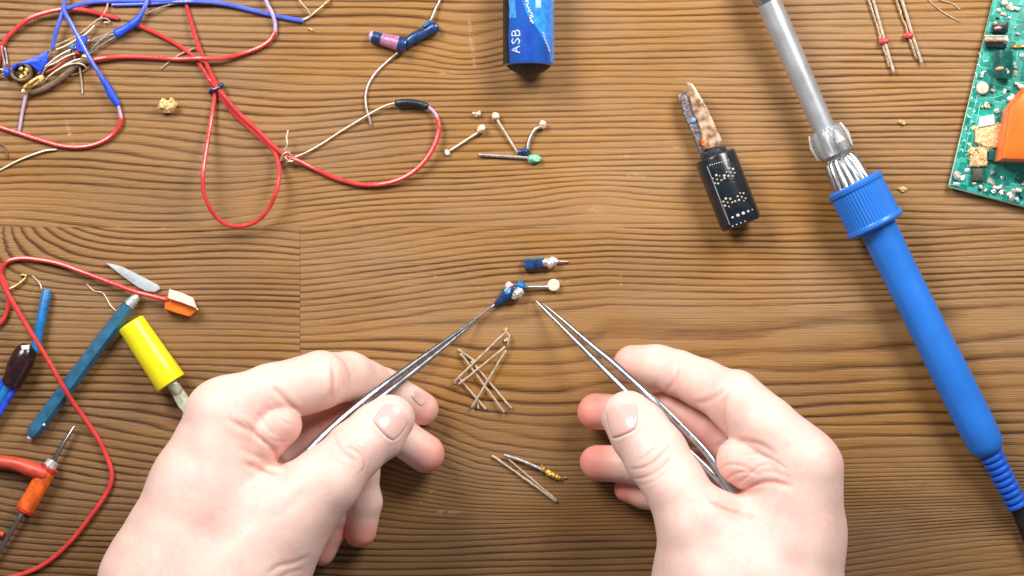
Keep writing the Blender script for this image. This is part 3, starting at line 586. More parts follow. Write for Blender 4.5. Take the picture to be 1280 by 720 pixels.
t = thing('test_probe', 'blue tube probe with a dark maroon bulb crossing the left edge', 'probe', V(28, 455))
MB().lathe(V(59, 362, 8), V(44, 438, 12), [(0, 3), (0, 5.2), (1, 5.8), (40, 6), (78, 5.6)], 24).build('blue_tube', TEALB, t)
MB().lathe(V(37, 431, 15), V(13, 482, 15), [(0, 4), (1, 8), (6, 12.5), (16, 15), (32, 15.3), (46, 13), (54, 12.5), (57, 10)], 32).build('maroon_bulb', MAROON, t)
MB().prism([(26, 432), (37, 431), (36, 437), (27, 438)], 23, 27.5, 1).build('white_cap', WHITE, t)
for d in (-7, 0, 7): MB().lathe(V(14 + d * .9, 476 + d * .35, 13 + (3 if d == 0 else 0)), V(-24 + d * .9, 540 + d * .35, 10 + (3 if d == 0 else 0)), [(0, 4), (2, 5.6), (60, 5.2), (74, 5)], 20).build('blue_strand', BLUES if d else TEALB, t)
t = thing('teal_pencil', 'teal pencil with a grey tip lying at a slant under the red lead', 'pencil', V(100, 460))
a, b = V(161, 382, 10), V(38, 546, 9); L = float(np.linalg.norm(b - a))
MB().lathe(a, b, [(0, 7), (.5, 8.8), (L * .5, 9.4), (L - 14, 9.4), (L - 3, 7.4), (L, 5)], 6).build('shaft', TEAL, t)
MB().lathe(V(175, 366, 8), a, [(0, 1.5), (4, 4.8), (14, 6.8), (21, 7.4)], 20).build('tip', mat('graphite_grey', (.42, .43, .44), .35, metal=.4, var=.2, scale=4, bump=.6), t)
bead('end_dot', (37.5, 546.5, 9), 3.6, WHITE, t, 3, .1); bead('chipped_spot', (55, 531, 17.6), 1.8, WHITE, t, 5, .2)
t = thing('plastic_blade', 'translucent white plastic sliver shaped like a blade beneath the red lead', 'blade', V(170, 346))
MB().prism([(132, 329), (140, 330), (152, 333), (176, 345), (198, 356.5), (200.5, 361), (193, 365.5), (182, 364), (172, 359), (158, 349), (146, 340)], .8, 5.5, 1.2).build('sliver', CLEAR, t)
t = thing('yellow_terminal', 'yellow sleeved crimp terminal beside the left hand', 'terminal', V(190, 440))
a, b = V(163.5, 404, 19), V(214, 479, 21); L = float(np.linalg.norm(b - a))
MB().lathe(a, b, [(0, 14), (0, 16.6), (1.2, 17.6), (L * .6, 18.8), (L - 1.5, 20), (L, 19.4), (L, 17), (L - 10, 16)], 40).build('yellow_sleeve', YEL, t)
MB().tube([V(210, 473, 20), V(222, 489, 17)], [7, 8, 7], 12, flat=.7).build('crimp_neck', PALEG, t)
MB().prism([(211, 487), (222, 479), (238, 501), (243, 514), (232, 520), (222, 508)], 8, 18, 2).build('metal_tongue', PALEG, t)
t = thing('orange_capacitor', 'clear orange cylinder component with silver rods and a thick dull red lead', 'component', V(48, 610))
a, b = V(62, 584, 13), V(30, 639, 13); L = float(np.linalg.norm(b - a))
MB().lathe(a, b, [(3, 9), (4, 11), (L * .5, 11.4), (L - 4, 11), (L - 3, 9)], 32).build('orange_body', ORGC, t)
for t0 in (-1, L - 5): MB().lathe(a, b, [(t0, 8), (t0 + .6, 12), (t0 + 4.5, 12.2), (t0 + 6, 10)], 32).build('red_collar', mat('collar_red', (.45, .03, .02), .3, var=.3, scale=4, coat=.4), t)
MB().tube([V(93, 533, 9), V(78, 557, 10.5), V(62, 584, 13)], [1.4, 3, 3.2], 14).build('silver_rod', STEEL, t)
MB().lathe(V(67, 576, 13), V(61, 585, 13), [(0, 4), (1, 7.6), (8, 8.4)], 20).build('metal_neck', SOLDER, t)
MB().tube([V(28, 642, 12), V(10, 671, 9), V(-12, 706, 8)], 3.3, 14).build('silver_rod', STEEL, t)
MB().tube(spline([(-30, 574, 12), (0, 577, 12), (20, 580, 13), (38, 586, 15), (56, 592, 17)]), [8, 8, 8.4, 9.6, 10], 20).build('red_lead', RED2, t)
tag(wire('red_stub', [(-14, 660, 4), (-3, 666, 4), (3, 668, 4)], 4, RED2), 'blunt orange red wire stub just inside the left edge below the orange component', 'wire')

# ------------------------------------------------------------------ tweezers
def tweezers(label, arms, group):
    t = thing('tweezers', label, 'tweezers', V(*arms[0][0][:2]), group)
    for A in arms:
        P_ = spline(A, 4); n = len(P_)
        MB().tube(P_, list(np.interp(np.linspace(0, 1, n), [0, .08, .3, .6, 1], [1.0, 2.0, 3.6, 4.2, 4.0])), 24, flat=.5, up=(0, 0, 1)).build('arm', STEEL, t, smooth=180)
    e = arms[0][-1]; MB().blob(V(*e), 6, 3, .05, (1, 1, .7)).build('joint', STEELD, t)
    return t
def slope(d, k, d0, k2): return 4 + k * min(d, d0) + k2 * max(0, d - d0)
z1 = lambda x, y: slope(math.hypot(x - 597, y - 398), .66, 170, .45)
tweezers('steel tweezers in the left hand closed on the twisted lead of the bead component',
  [[(x, y, z1(x, y) + 1) for x, y in ((597, 397.5), (578, 411), (552, 429.5), (508, 461), (470, 489), (430, 521), (398, 550), (366, 583), (352, 596))],
   [(x, y, z1(x, y) - 1) for x, y in ((597, 399), (580, 413), (555, 434), (514, 467), (477, 496), (436, 527), (402, 556), (367, 584), (353, 597))]], 'steel tweezers held in the hands')
z2 = lambda x, y: slope(math.hypot(x - 670, y - 376), .60, 185, .30)
tweezers('steel tweezers in the right hand with their two arms slightly apart and tips free',
  [[(x, y, z2(x, y) - 1) for x, y in ((669, 375), (690, 396), (725, 431), (783, 489), (822, 527), (856, 560), (885, 588), (911, 614), (926, 630))],
   [(x, y, z2(x, y) + 1) for x, y in ((677, 378), (707, 403), (738, 430), (767, 454), (812, 495), (852, 534), (884, 568), (914, 612), (928, 630))]], 'steel tweezers held in the hands')
# ------------------------------------------------------------------ tabletop
def wood_material():
    m = bpy.data.materials.new('brushed_wood'); m.use_nodes = True; nt = m.node_tree; N = nt.nodes; L = nt.links; b = N['Principled BSDF']
    tc = N.new('ShaderNodeTexCoord')
    def attr(n):
        a = N.new('ShaderNodeAttribute'); a.attribute_name = n; return a.outputs['Fac']
    ring = attr('ring'); plank = attr('plank'); knot = attr('flat')
    def math_(op, a, b2=None, c=None, clamp=False):
        x = N.new('ShaderNodeMath'); x.operation = op; x.use_clamp = clamp
        for i, v in enumerate((a, b2, c)):
            if v is None: continue
            if hasattr(v, 'links'): L.new(v, x.inputs[i])
            else: x.inputs[i].default_value = v
        return x.outputs[0]
    def noise(sx, sy, det=3, rough=.5, off=0.0):
        mp = N.new('ShaderNodeMapping'); mp.inputs['Scale'].default_value = (1 / (sx * S), 1 / (sy * S), 1)
        L.new(tc.outputs['Object'], mp.inputs['Vector'])
        n = N.new('ShaderNodeTexNoise'); n.noise_dimensions = '4D'; n.inputs['Scale'].default_value = 1; n.inputs['Detail'].default_value = det; n.inputs['Roughness'].default_value = rough
        L.new(mp.outputs[0], n.inputs['Vector']); L.new(math_('ADD', math_('MULTIPLY', plank, 7.3), off), n.inputs['W']); return n.outputs['Fac']
    def mr(src, a, b2, c=0, d=1, smooth=False):
        r = N.new('ShaderNodeMapRange'); r.inputs['From Min'].default_value = a; r.inputs['From Max'].default_value = b2
        r.inputs['To Min'].default_value = c; r.inputs['To Max'].default_value = d; L.new(src, r.inputs['Value'])
        if smooth: r.interpolation_type = 'SMOOTHSTEP'
        return r.outputs[0]
    wob = math_('MULTIPLY', math_('SUBTRACT', noise(480, 60, 2, .5), .5), 2.6)
    wob2 = math_('MULTIPLY', math_('SUBTRACT', noise(80, 10, 3, .5, 3), .5), .38)
    f = math_('FRACT', math_('ADD', math_('ADD', ring, wob), wob2))
    # pale early wood rising slowly into a narrow dark late-wood line
    cr = N.new('ShaderNodeValToRGB'); L.new(f, cr.inputs['Fac']); cr.color_ramp.interpolation = 'EASE'
    el = cr.color_ramp.elements; el[0].position = 0; el[0].color = (.5,) * 3 + (1,); el[1].position = 1; el[1].color = (.5,) * 3 + (1,)
    for p, v in ((.10, .95), (.35, 1), (.58, .88), (.76, .38), (.88, 0)):
        e = el.new(p); e.color = (v, v, v, 1)
    late = cr.outputs[0]
    amp = mr(noise(360, 42, 4, .65, 5), .32, .62, .18, .95)
    amp = math_('MULTIPLY', amp, math_('SUBTRACT', 1, knot))
    fine = noise(150, 1.6, 4, .6, 9); fine2 = noise(30, .9, 3, .6, 11)
    g = math_('SUBTRACT', 1, math_('MULTIPLY', math_('SUBTRACT', 1, late), amp))
    g = math_('ADD', g, math_('MULTIPLY', math_('SUBTRACT', fine, .5), .6))
    g = math_('ADD', g, math_('MULTIPLY', math_('SUBTRACT', fine2, .5), .3))
    g = math_('ADD', g, math_('MULTIPLY', math_('SUBTRACT', noise(120, 60, 4, .6, 15), .5), .35))
    col = N.new('ShaderNodeValToRGB'); L.new(math_('MULTIPLY', g, 1, None, True), col.inputs['Fac'])
    ce = col.color_ramp.elements; ce[0].position = 0; ce[0].color = (.062, .024, .008, 1); ce[1].position = 1; ce[1].color = (.36, .196, .082, 1)
    for p, c in ((.25, (.118, .050, .016)), (.55, (.212, .104, .038)), (.8, (.295, .153, .060))):
        e = ce.new(p); e.color = (*c, 1)
    # tone: slight board difference, shade painted toward the bottom; broad patches of golden finish
    hs = N.new('ShaderNodeHueSaturation'); L.new(col.outputs[0], hs.inputs['Color'])
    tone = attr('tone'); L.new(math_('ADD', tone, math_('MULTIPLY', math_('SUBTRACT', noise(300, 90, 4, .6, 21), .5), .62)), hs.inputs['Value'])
    L.new(mr(noise(240, 120, 3, .5, 25), .35, .65, .99, 1.14), hs.inputs['Saturation'])
    # small pale scuffs
    sc = noise(9, 4, 3, .6, 31); sm = math_('MULTIPLY', mr(sc, .66, .74), mr(noise(150, 90, 2, .5, 33), .50, .58))
    sx = N.new('ShaderNodeSeparateXYZ'); L.new(tc.outputs['Object'], sx.inputs[0])
    rag = noise(7, 5, 4, .7, 41)
    for px_, py_, w_, h_, tilt in ((590, 56, 3.2, 40, .12), (795, 219, 17, 3.5, 0), (782, 196, 11, 2.5, 0), (748, 262, 16, 5, 0), (845, 184, 14, 2, 0), (88, 170, 3, 22, .25), (700, 352, 14, 3, 0), (776, 350, 2, 12, 0), (560, 91, 16, 2.5, 0), (560, 640, 20, 3, 0)):
        dy = math_('SUBTRACT', math_('DIVIDE', sx.outputs[1], S), 360 - py_)
        dx = math_('ADD', math_('SUBTRACT', math_('DIVIDE', sx.outputs[0], S), px_ - 640), math_('MULTIPLY', dy, tilt))
        q = math_('ADD', math_('MULTIPLY', math_('DIVIDE', dx, w_), math_('DIVIDE', dx, w_)), math_('MULTIPLY', math_('DIVIDE', dy, h_), math_('DIVIDE', dy, h_)))
        q = math_('MULTIPLY', mr(q, .2, 1.1, 1, 0), mr(rag, .47, .56))
        sm = math_('MAXIMUM', sm, q)
    mx = N.new('ShaderNodeMix'); mx.data_type = 'RGBA'; L.new(math_('MULTIPLY', sm, .6), mx.inputs['Factor']); L.new(hs.outputs[0], mx.inputs['A']); mx.inputs['B'].default_value = (.50, .31, .16, 1)
    seam = attr('seam')
    mx2 = N.new('ShaderNodeMix'); mx2.data_type = 'RGBA'; L.new(math_('MULTIPLY', seam, .5), mx2.inputs['Factor']); L.new(mx.outputs['Result'], mx2.inputs['A']); mx2.inputs['B'].default_value = (.06, .03, .012, 1)
    L.new(mx2.outputs['Result'], b.inputs['Base Color'])
    L.new(mr(g, 0, 1, .62, .42), b.inputs['Roughness']); b.inputs['Specular IOR Level'].default_value = .35
    bp = N.new('ShaderNodeBump'); bp.inputs['Strength'].default_value = 1; bp.inputs['Distance'].default_value = 1.1 * S
    L.new(g, bp.inputs['Height']); L.new(bp.outputs['Normal'], b.inputs['Normal'])
    return m

def sstep(a, b, x):
    t = np.clip((x - a) / (b - a), 0, 1); return t * t * (3 - 2 * t)
def ring_a(x, y):      # straight grain, slightly wavy
    return (y + 7 * np.sin(x / 170. + y / 90.) + 4 * np.sin(x / 61. + y / 40. + 1)) / 9.3
def ring_top(x, y):
    dip = 16 * np.exp(-((x - 585) / 55.) ** 2) * np.exp(-((y - 70) / 45.) ** 2)
    return (y - dip + 4 * np.sin(x / 210. + 2)) / 9.4
def ring_mid(x, y):
    return (y + 5 * np.sin(x / 230. + y / 70.) + 9 * np.exp(-((x - 745) / 70.) ** 2) * np.exp(-((y - 245) / 30.) ** 2)) / 8.4
def ring_arch(x, y):   # arching grain at the left
    k = np.exp(-np.maximum(y - 285, 0) / 55.)
    return (y - .0019 * (x - 190.) ** 2 * k * -1 * sstep(420, 60, x) + 3 * np.sin(x / 120.)) / 8.0
def ring_fan(x, y):    # long cathedral: lines converge at the butt joint and open to the right
    c = 400 - 14 * sstep(375, 640, x) ; t = y - c
    lead = .075 * (np.clip(x, 300, 760) - 560) + 5 * np.sin(x / 190.)
    w = sstep(420, 760, x); tp = np.maximum(t, 0)
    open_ = .20 * (np.clip(x, 375, 600) - 375) * (1 - np.exp(-tp / 60.))
    dn = tp - open_ + 5 * (np.sin(x / 140. + .8) - .7) * w * (1 - np.exp(-tp / 40.))
    return (np.minimum(t, 0) + lead) / 8.2 + dn / (8.6 + 6.0 * w * sstep(0, 60, tp) )
def ring_low(x, y):
    return (y + 9 * np.sin(x / 260. + 2) + 4 * np.sin(x / 75. + y / 40.) + .00008 * (x - 560) ** 2) / 9.0
def mixr(a, b, w): return a * (1 - w) + b * w
def ring_upper(x, y):
    lo = mixr(ring_a(x, y), ring_mid(x, y), sstep(330, 600, x + .25 * y))
    return mixr(ring_top(x, y), lo, sstep(70, 150, y))
def ring_left(x, y): return mixr(ring_arch(x, y), ring_low(x, y) + 2.5, sstep(430, 560, y))
def ring_right(x, y): return mixr(ring_fan(x, y), ring_low(x, y) - 44, sstep(560, 680, y))
def shaded_tone_at(x, y):  # bottom darkening paints in shade from the hands; left darker, upper right lighter
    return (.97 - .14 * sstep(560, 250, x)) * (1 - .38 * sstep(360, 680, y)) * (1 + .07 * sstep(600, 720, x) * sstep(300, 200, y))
def build_table():
    planks = [  # x0, x1, y0, y1, ring function
        (-1100, 2400, -900, 284, ring_upper), (-1100, 375, 284, 1500, ring_left), (375, 2400, 284, 1500, ring_right)]
    vs = []; fs = []; A = dict(ring=[], plank=[], flat=[], seam=[], tone=[])
    def axis(a, b):
        out = [a]; 
        while out[-1] < b - 1e-6:
            c = out[-1]; st = 7 if -40 < c < 1320 else 70
            out.append(min(b, c + st))
        # thin rows next to the joints so the dark joint line stays narrow
        return np.array(sorted(set([a, a + 1.3, b - 1.3, b] + [v for v in out if a + 2 < v < b - 2])))
    for n, (x0, x1, y0, y1, rf) in enumerate(planks):
        xs = axis(x0, x1); ys = axis(y0, y1); X, Y = np.meshgrid(xs, ys); o = len(vs)
        r = rf(X, Y); w = len(xs)
        flat = .8 * np.exp(-((X - 310) / 70.) ** 2 - ((Y - 258) / 20.) ** 2) + .75 * np.exp(-((X - 100) / 150.) ** 2 - ((Y - 252) / 14.) ** 2) + .6 * np.exp(-((X - 600) / 60.) ** 2 - ((Y - 268) / 14.) ** 2) + .7 * np.exp(-((X - 745) / 40.) ** 2 - ((Y - 262) / 26.) ** 2)
        tn = shaded_tone_at(X, Y) * (1, .97, 1.0)[n]
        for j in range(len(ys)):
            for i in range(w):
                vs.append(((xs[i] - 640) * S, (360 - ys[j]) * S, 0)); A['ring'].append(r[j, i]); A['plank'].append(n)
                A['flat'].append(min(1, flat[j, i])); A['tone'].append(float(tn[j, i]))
                e = 0
                if xs[i] == 375 and y0 == 284: e = .8
                if ys[j] == 284: e = .30 if n == 1 or (n == 0 and xs[i] < 376) else .08
                A['seam'].append(e)
        for j in range(len(ys) - 1):
            for i in range(w - 1):
                a = o + j * w + i; fs.append((a, a + w, a + w + 1, a + 1))
    # slab under the boards
    o = len(vs); z = -90 * S; X0, X1, Y0, Y1 = [v * S for v in (-1100 - 640, 2400 - 640, 360 - 1500, 360 + 900)]
    vs += [(X0, Y0, -.2 * S), (X1, Y0, -.2 * S), (X1, Y1, -.2 * S), (X0, Y1, -.2 * S), (X0, Y0, z), (X1, Y0, z), (X1, Y1, z), (X0, Y1, z)]
    for k in A: A[k] += [0.5] * 8
    fs += [(o + 4, o + 7, o + 6, o + 5)] + [(o + i, o + 4 + i, o + 4 + (i + 1) % 4, o + (i + 1) % 4) for i in range(4)]
    me = bpy.data.meshes.new('tabletop'); me.from_pydata(vs, [], fs)
    for k, v in A.items():
        me.attributes.new(k, 'FLOAT', 'POINT').data.foreach_set('value', np.array(v, np.float32))
    t = bpy.data.objects.new('tabletop', me); COL.objects.link(t); me.materials.append(wood_material()); t['kind'] = 'structure'
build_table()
# ------------------------------------------------------------------ hands
def smin(a, b, k):
    h = np.maximum(k - np.abs(a - b), 0) / k
    return np.minimum(a, b) - h * h * k * .25

def rcone(P, a, b, r1, r2):
    ba = b - a; l2 = float(ba @ ba); rr = r1 - r2; a2 = l2 - rr * rr
    if a2 <= 1e-3:
        c, r = (a, r1) if r1 > r2 else (b, r2)
        return np.linalg.norm(P - c, axis=1) - r
    pa = P - a; y = pa @ ba; z = y - l2; q = pa * l2 - np.outer(y, ba); x2 = np.einsum('ij,ij->i', q, q)
    y2 = y * y * l2; z2 = z * z * l2; k = np.sign(rr) * rr * rr * x2; il2 = 1 / l2
    r = (np.sqrt(np.maximum(x2 * a2 * il2, 0)) + y * rr) * il2 - r1
    m1 = np.sign(z) * a2 * z2 > k; m2 = np.sign(y) * a2 * y2 < k
    r = np.where(m1, np.sqrt(x2 + z2) * il2 - r2, np.where(m2, np.sqrt(x2 + y2) * il2 - r1, r))
    return r

class Hand:
    def __init__(s, palm, fingers, kpalm=30):
        conv = lambda ch: [(V(x, y, z), r * (H - z) / H) for x, y, z, r in ch]
        s.palm = [conv(c) for c in palm]; s.fing = [(conv(c), k, kp) for c, k, kp in fingers]; s.kp = kpalm
        s.flush = []
    def chain(s, P, ch, k):
        d = None
        for (a, ra), (b, rb) in zip(ch[:-1], ch[1:]):
            e = rcone(P, a, b, ra, rb); d = e if d is None else smin(d, e, k)
        return d
    def f(s, P):
        P = np.asarray(P, dtype=np.float64)
        d = None
        for c in s.palm:
            e = s.chain(P, c, 12); d = e if d is None else smin(d, e, s.kp)
        palm = d; out = d
        for c, k, kp in s.fing:
            g = smin(palm, s.chain(P, c, k), kp)
            out = smin(out, g, 2.0)
        return out
    def grad(s, P, e=.8):
        g = np.stack([s.f(P + np.eye(3)[i] * e) - s.f(P - np.eye(3)[i] * e) for i in range(3)], 1)
        return g / (np.linalg.norm(g, axis=1, keepdims=True) + 1e-9)
    def hit(s, px, py, z0=330):
        """first surface point along the line of sight through a photograph pixel"""
        z = z0
        for _ in range(200):
            d = float(s.f(V(px, py, z)[None])[0])
            if d < .05: break
            z -= max(d * .9, .1)
            if z < 0: break
        return V(px, py, z)
    def march(s, P, n):
        P = P.copy()
        for _ in range(40):
            d = s.f(P); P -= n * (d * .9)[:, None]
        return P
    def mesh(s, h=1.7):
        pts = np.array([c for ch in s.palm + [x[0] for x in s.fing] for c, r in ch]); rs = np.array([r for ch in s.palm + [x[0] for x in s.fing] for c, r in ch])
        lo = (pts - rs[:, None]).min(0) - 12; hi = (pts + rs[:, None]).max(0) + 12
        B = 8; nb = np.ceil((hi - lo) / (h * B)).astype(int); n = nb * B
        val = np.empty(n, np.float32)
        bc = np.stack(np.meshgrid(*[np.arange(k) for k in nb], indexing='ij'), -1).reshape(-1, 3)
        cen = lo + (bc * B + B / 2) * h; dc = s.f(cen)
        val.reshape(nb[0], B, nb[1], B, nb[2], B)[:] = dc.reshape(nb[0], 1, nb[1], 1, nb[2], 1)
        act = bc[np.abs(dc) < B * h * 1.1 + 8]
        off = np.stack(np.meshgrid(*[np.arange(B)] * 3, indexing='ij'), -1).reshape(-1, 3)
        for i in range(0, len(act), 400):
            idx = (act[i:i + 400, None] * B + off[None]).reshape(-1, 3)
            val[idx[:, 0], idx[:, 1], idx[:, 2]] = s.f(lo + idx * h)
        neg = val < 0
        c8 = [(i, j, k) for i in (0, 1) for j in (0, 1) for k in (0, 1)]
        sh = lambda a, o: a[o[0]:a.shape[0] - 1 + o[0], o[1]:a.shape[1] - 1 + o[1], o[2]:a.shape[2] - 1 + o[2]]
        cnt = sum(sh(neg, o).astype(np.int8) for o in c8)
        cells = np.argwhere((cnt > 0) & (cnt < 8)); ci = -np.ones(cnt.shape, np.int32); ci[tuple(cells.T)] = np.arange(len(cells))
        acc = np.zeros((len(cells), 3)); num = np.zeros(len(cells))
        for a in c8:
            for ax in range(3):
                if a[ax]: continue
                b = list(a); b[ax] = 1
                va = val[tuple((cells + a).T)]; vb = val[tuple((cells + b).T)]; m = (va < 0) != (vb < 0)
                t = va / np.where(m, va - vb, 1); p = np.array(a) + np.outer(t, np.eye(3)[ax]); acc[m] += p[m]; num[m] += 1
        vs = lo + (cells + acc / num[:, None]) * h
        fs = []
        for ax in range(3):
            sl0 = [slice(None)] * 3; sl1 = [slice(None)] * 3; sl0[ax] = slice(0, -1); sl1[ax] = slice(1, None)
            A = neg[tuple(sl0)]; Bn = neg[tuple(sl1)]; e = np.argwhere(A != Bn); sgn = A[tuple(e.T)]
            u, w = (ax + 1) % 3, (ax + 2) % 3
            ok = (e[:, u] > 0) & (e[:, w] > 0); e = e[ok]; sgn = sgn[ok]
            def ce(du, dw):
                q = e.copy(); q[:, u] -= du; q[:, w] -= dw; return ci[tuple(q.T)]
            q = np.stack([ce(1, 1), ce(0, 1), ce(0, 0), ce(1, 0)], 1); q[~sgn] = q[~sgn][:, ::-1]; fs.append(q)
        return vs, np.concatenate(fs)

def smoothpoly(pts, step=1.2):
    out = []
    P = [np.array(p, float) for p in pts]
    Q = [2 * P[0] - P[1]] + P + [2 * P[-1] - P[-2]]
    for i in range(1, len(Q) - 2):
        n = max(1, int(np.linalg.norm(Q[i + 1] - Q[i]) / step))
        for k in range(n):
            t = k / n; a, b, c, d = Q[i - 1:i + 3]
            out.append(.5 * (2 * b + (c - a) * t + (2 * a - 5 * b + 4 * c - d) * t * t + (3 * b - a - 3 * c + d) * t ** 3))
    out.append(P[-1]); return out

def build_hand(hand, label, creases, nails, flush, skin, nailmat, bumps=()):
    vs, fs = hand.mesh()
    # relax the lattice, then return to the surface
    e = np.concatenate([fs[:, [0, 1]], fs[:, [1, 2]], fs[:, [2, 3]], fs[:, [3, 0]]])
    for it in range(3):
        acc = np.zeros_like(vs); c = np.zeros(len(vs))
        np.add.at(acc, e[:, 0], vs[e[:, 1]]); np.add.at(c, e[:, 0], 1); np.add.at(acc, e[:, 1], vs[e[:, 0]]); np.add.at(c, e[:, 1], 1)
        vs = vs * .4 + .6 * acc / c[:, None]
    nrm = hand.grad(vs); base_v = vs.copy()
    red = np.zeros(len(vs)); disp = np.zeros(len(vs))
    for poly, w, dep, rd in creases:
        pts = []; dep = dep * .72
        for q in smoothpoly(poly): pts.append(hand.hit(q[0], q[1]))
        pts = np.array(pts); L = len(pts)
        near = np.where(np.all((vs > pts.min(0) - 12 * w) & (vs < pts.max(0) + 12 * w), axis=1))[0]
        if not len(near): continue
        D = np.linalg.norm(vs[near][:, None] - pts[None], axis=2); j = D.argmin(1); d = D.min(1)
        tt = j / max(1, L - 1); fade = np.clip(np.minimum(tt, 1 - tt) * 5 + .25, 0, 1)
        disp[near] -= dep * fade * np.exp(-(d / w) ** 2) - .35 * dep * fade * np.exp(-((d - 2.4 * w) / (1.4 * w)) ** 2)
        red[near] = np.maximum(red[near], rd * fade * np.exp(-(d / (w * 1.6)) ** 2))
    for x, y, r, amp in bumps:                      # soft swellings (knuckle, pad)
        p = hand.hit(x, y); d = np.linalg.norm(vs - p, axis=1); disp += amp * np.exp(-(d / r) ** 2)
    for x, y, z, r, amt in flush:                   # redder skin at tips and joints, plus shaded inner areas painted redder
        d = np.linalg.norm(vs - V(x, y, z), axis=1); red = np.maximum(red, amt * np.exp(-(d / r) ** 4))
    rng = random.Random(5)
    for _ in range(40):                             # gentle unevenness under the skin
        k = np.array([rng.gauss(0, .05) for _ in range(3)]); disp += .13 * np.sin(vs @ k + rng.uniform(0, 6.28))
    frames = []
    for (cx, cy, ax2, Ln, Wd) in nails:
        c = hand.hit(cx, cy); n = hand.grad(c[None], 4)[0]
        a = np.array((ax2[0], -ax2[1], 0.0)); a = a - n * a.dot(n); a /= np.linalg.norm(a); sd = np.cross(n, a)
        frames.append((c, n, a, sd, Ln, Wd))
        r = vs - c; u = r @ a / (Ln / 2); v = r @ sd / (Wd / 2); hN = r @ n
        q = (np.abs(u) ** 3 + np.abs(v) ** 3) ** (1 / 3.)
        on = (hN > -Wd * .8) & (hN < 12)
        rim = np.exp(-((q - 1.1) / .09) ** 2) * on; disp += min(1, Wd / 34) ** 2 * rim * .55 * np.where(u > .55, .1, 1)
        disp -= np.exp(-((q - .96) / .05) ** 2) * on * .9 * min(1, Wd / 34) ** 2
    v2 = vs + nrm * disp[:, None]
    b = v2.mean(0); b[2] = 0
    me = bpy.data.meshes.new('hand'); me.from_pydata(((v2 - b) * S).tolist(), [], fs.tolist()); me.validate()
    at = me.attributes.new('flush', 'FLOAT', 'POINT'); at.data.foreach_set('value', red.astype(np.float32))
    o = bpy.data.objects.new('hand', me); COL.objects.link(o); o.location = (b * S).tolist(); o['_b'] = b.tolist()
    me.materials.append(skin); me.shade_smooth()
    tag(o, label, 'hand')
    for (c, n, a, sd, Ln, Wd) in frames:
        G = 22; us = np.linspace(-1, 1, G); U, Wv = np.meshgrid(us, us, indexing='ij')
        # square -> rounded nail outline
        X = U * np.sqrt(1 - .36 * Wv ** 2); Y = Wv * np.sqrt(1 - .30 * U ** 2)
        P = c + np.outer(X.ravel() * Ln / 2, a) + np.outer(Y.ravel() * Wd / 2, sd) + n * 14
        P = hand.march(P, n[None]); g = hand.grad(P, 2)
        q = np.maximum(np.abs(U), np.abs(Wv)).ravel()
        off = 1.25 - 1.9 * np.clip((q - .88) / .12, 0, 1) ** 2
        off = off + .5 * np.clip(U.ravel(), 0, 1) ** 2
        P = P + g * off[:, None]
        fs2 = [(i * G + j, i * G + j + 1, (i + 1) * G + j + 1, (i + 1) * G + j) for i in range(G - 1) for j in range(G - 1)]
        k = len(P); low = P - g * 1.2
        allv = np.concatenate([P, low]); ff = [tuple(reversed(x)) if False else x for x in fs2] + [tuple(reversed([i + k for i in x])) for x in fs2]
        ring = [i for i in range(G)] + [i * G + G - 1 for i in range(1, G)] + [(G - 1) * G + j for j in range(G - 2, -1, -1)] + [i * G for i in range(G - 2, 0, -1)]
        for i in range(len(ring)):
            p, q2 = ring[i], ring[(i + 1) % len(ring)]; ff.append((q2, p, p + k, q2 + k))
        mb = MB(); mb.add(allv, ff); no = mb.build('fingernail', nailmat, o, smooth=180)
        at = no.data.attributes.new('tipw', 'FLOAT', 'POINT'); tv = np.concatenate([U.ravel()] * 2)
        if len(no.data.vertices) == len(tv): at.data.foreach_set('value', tv.astype(np.float32))
    return o

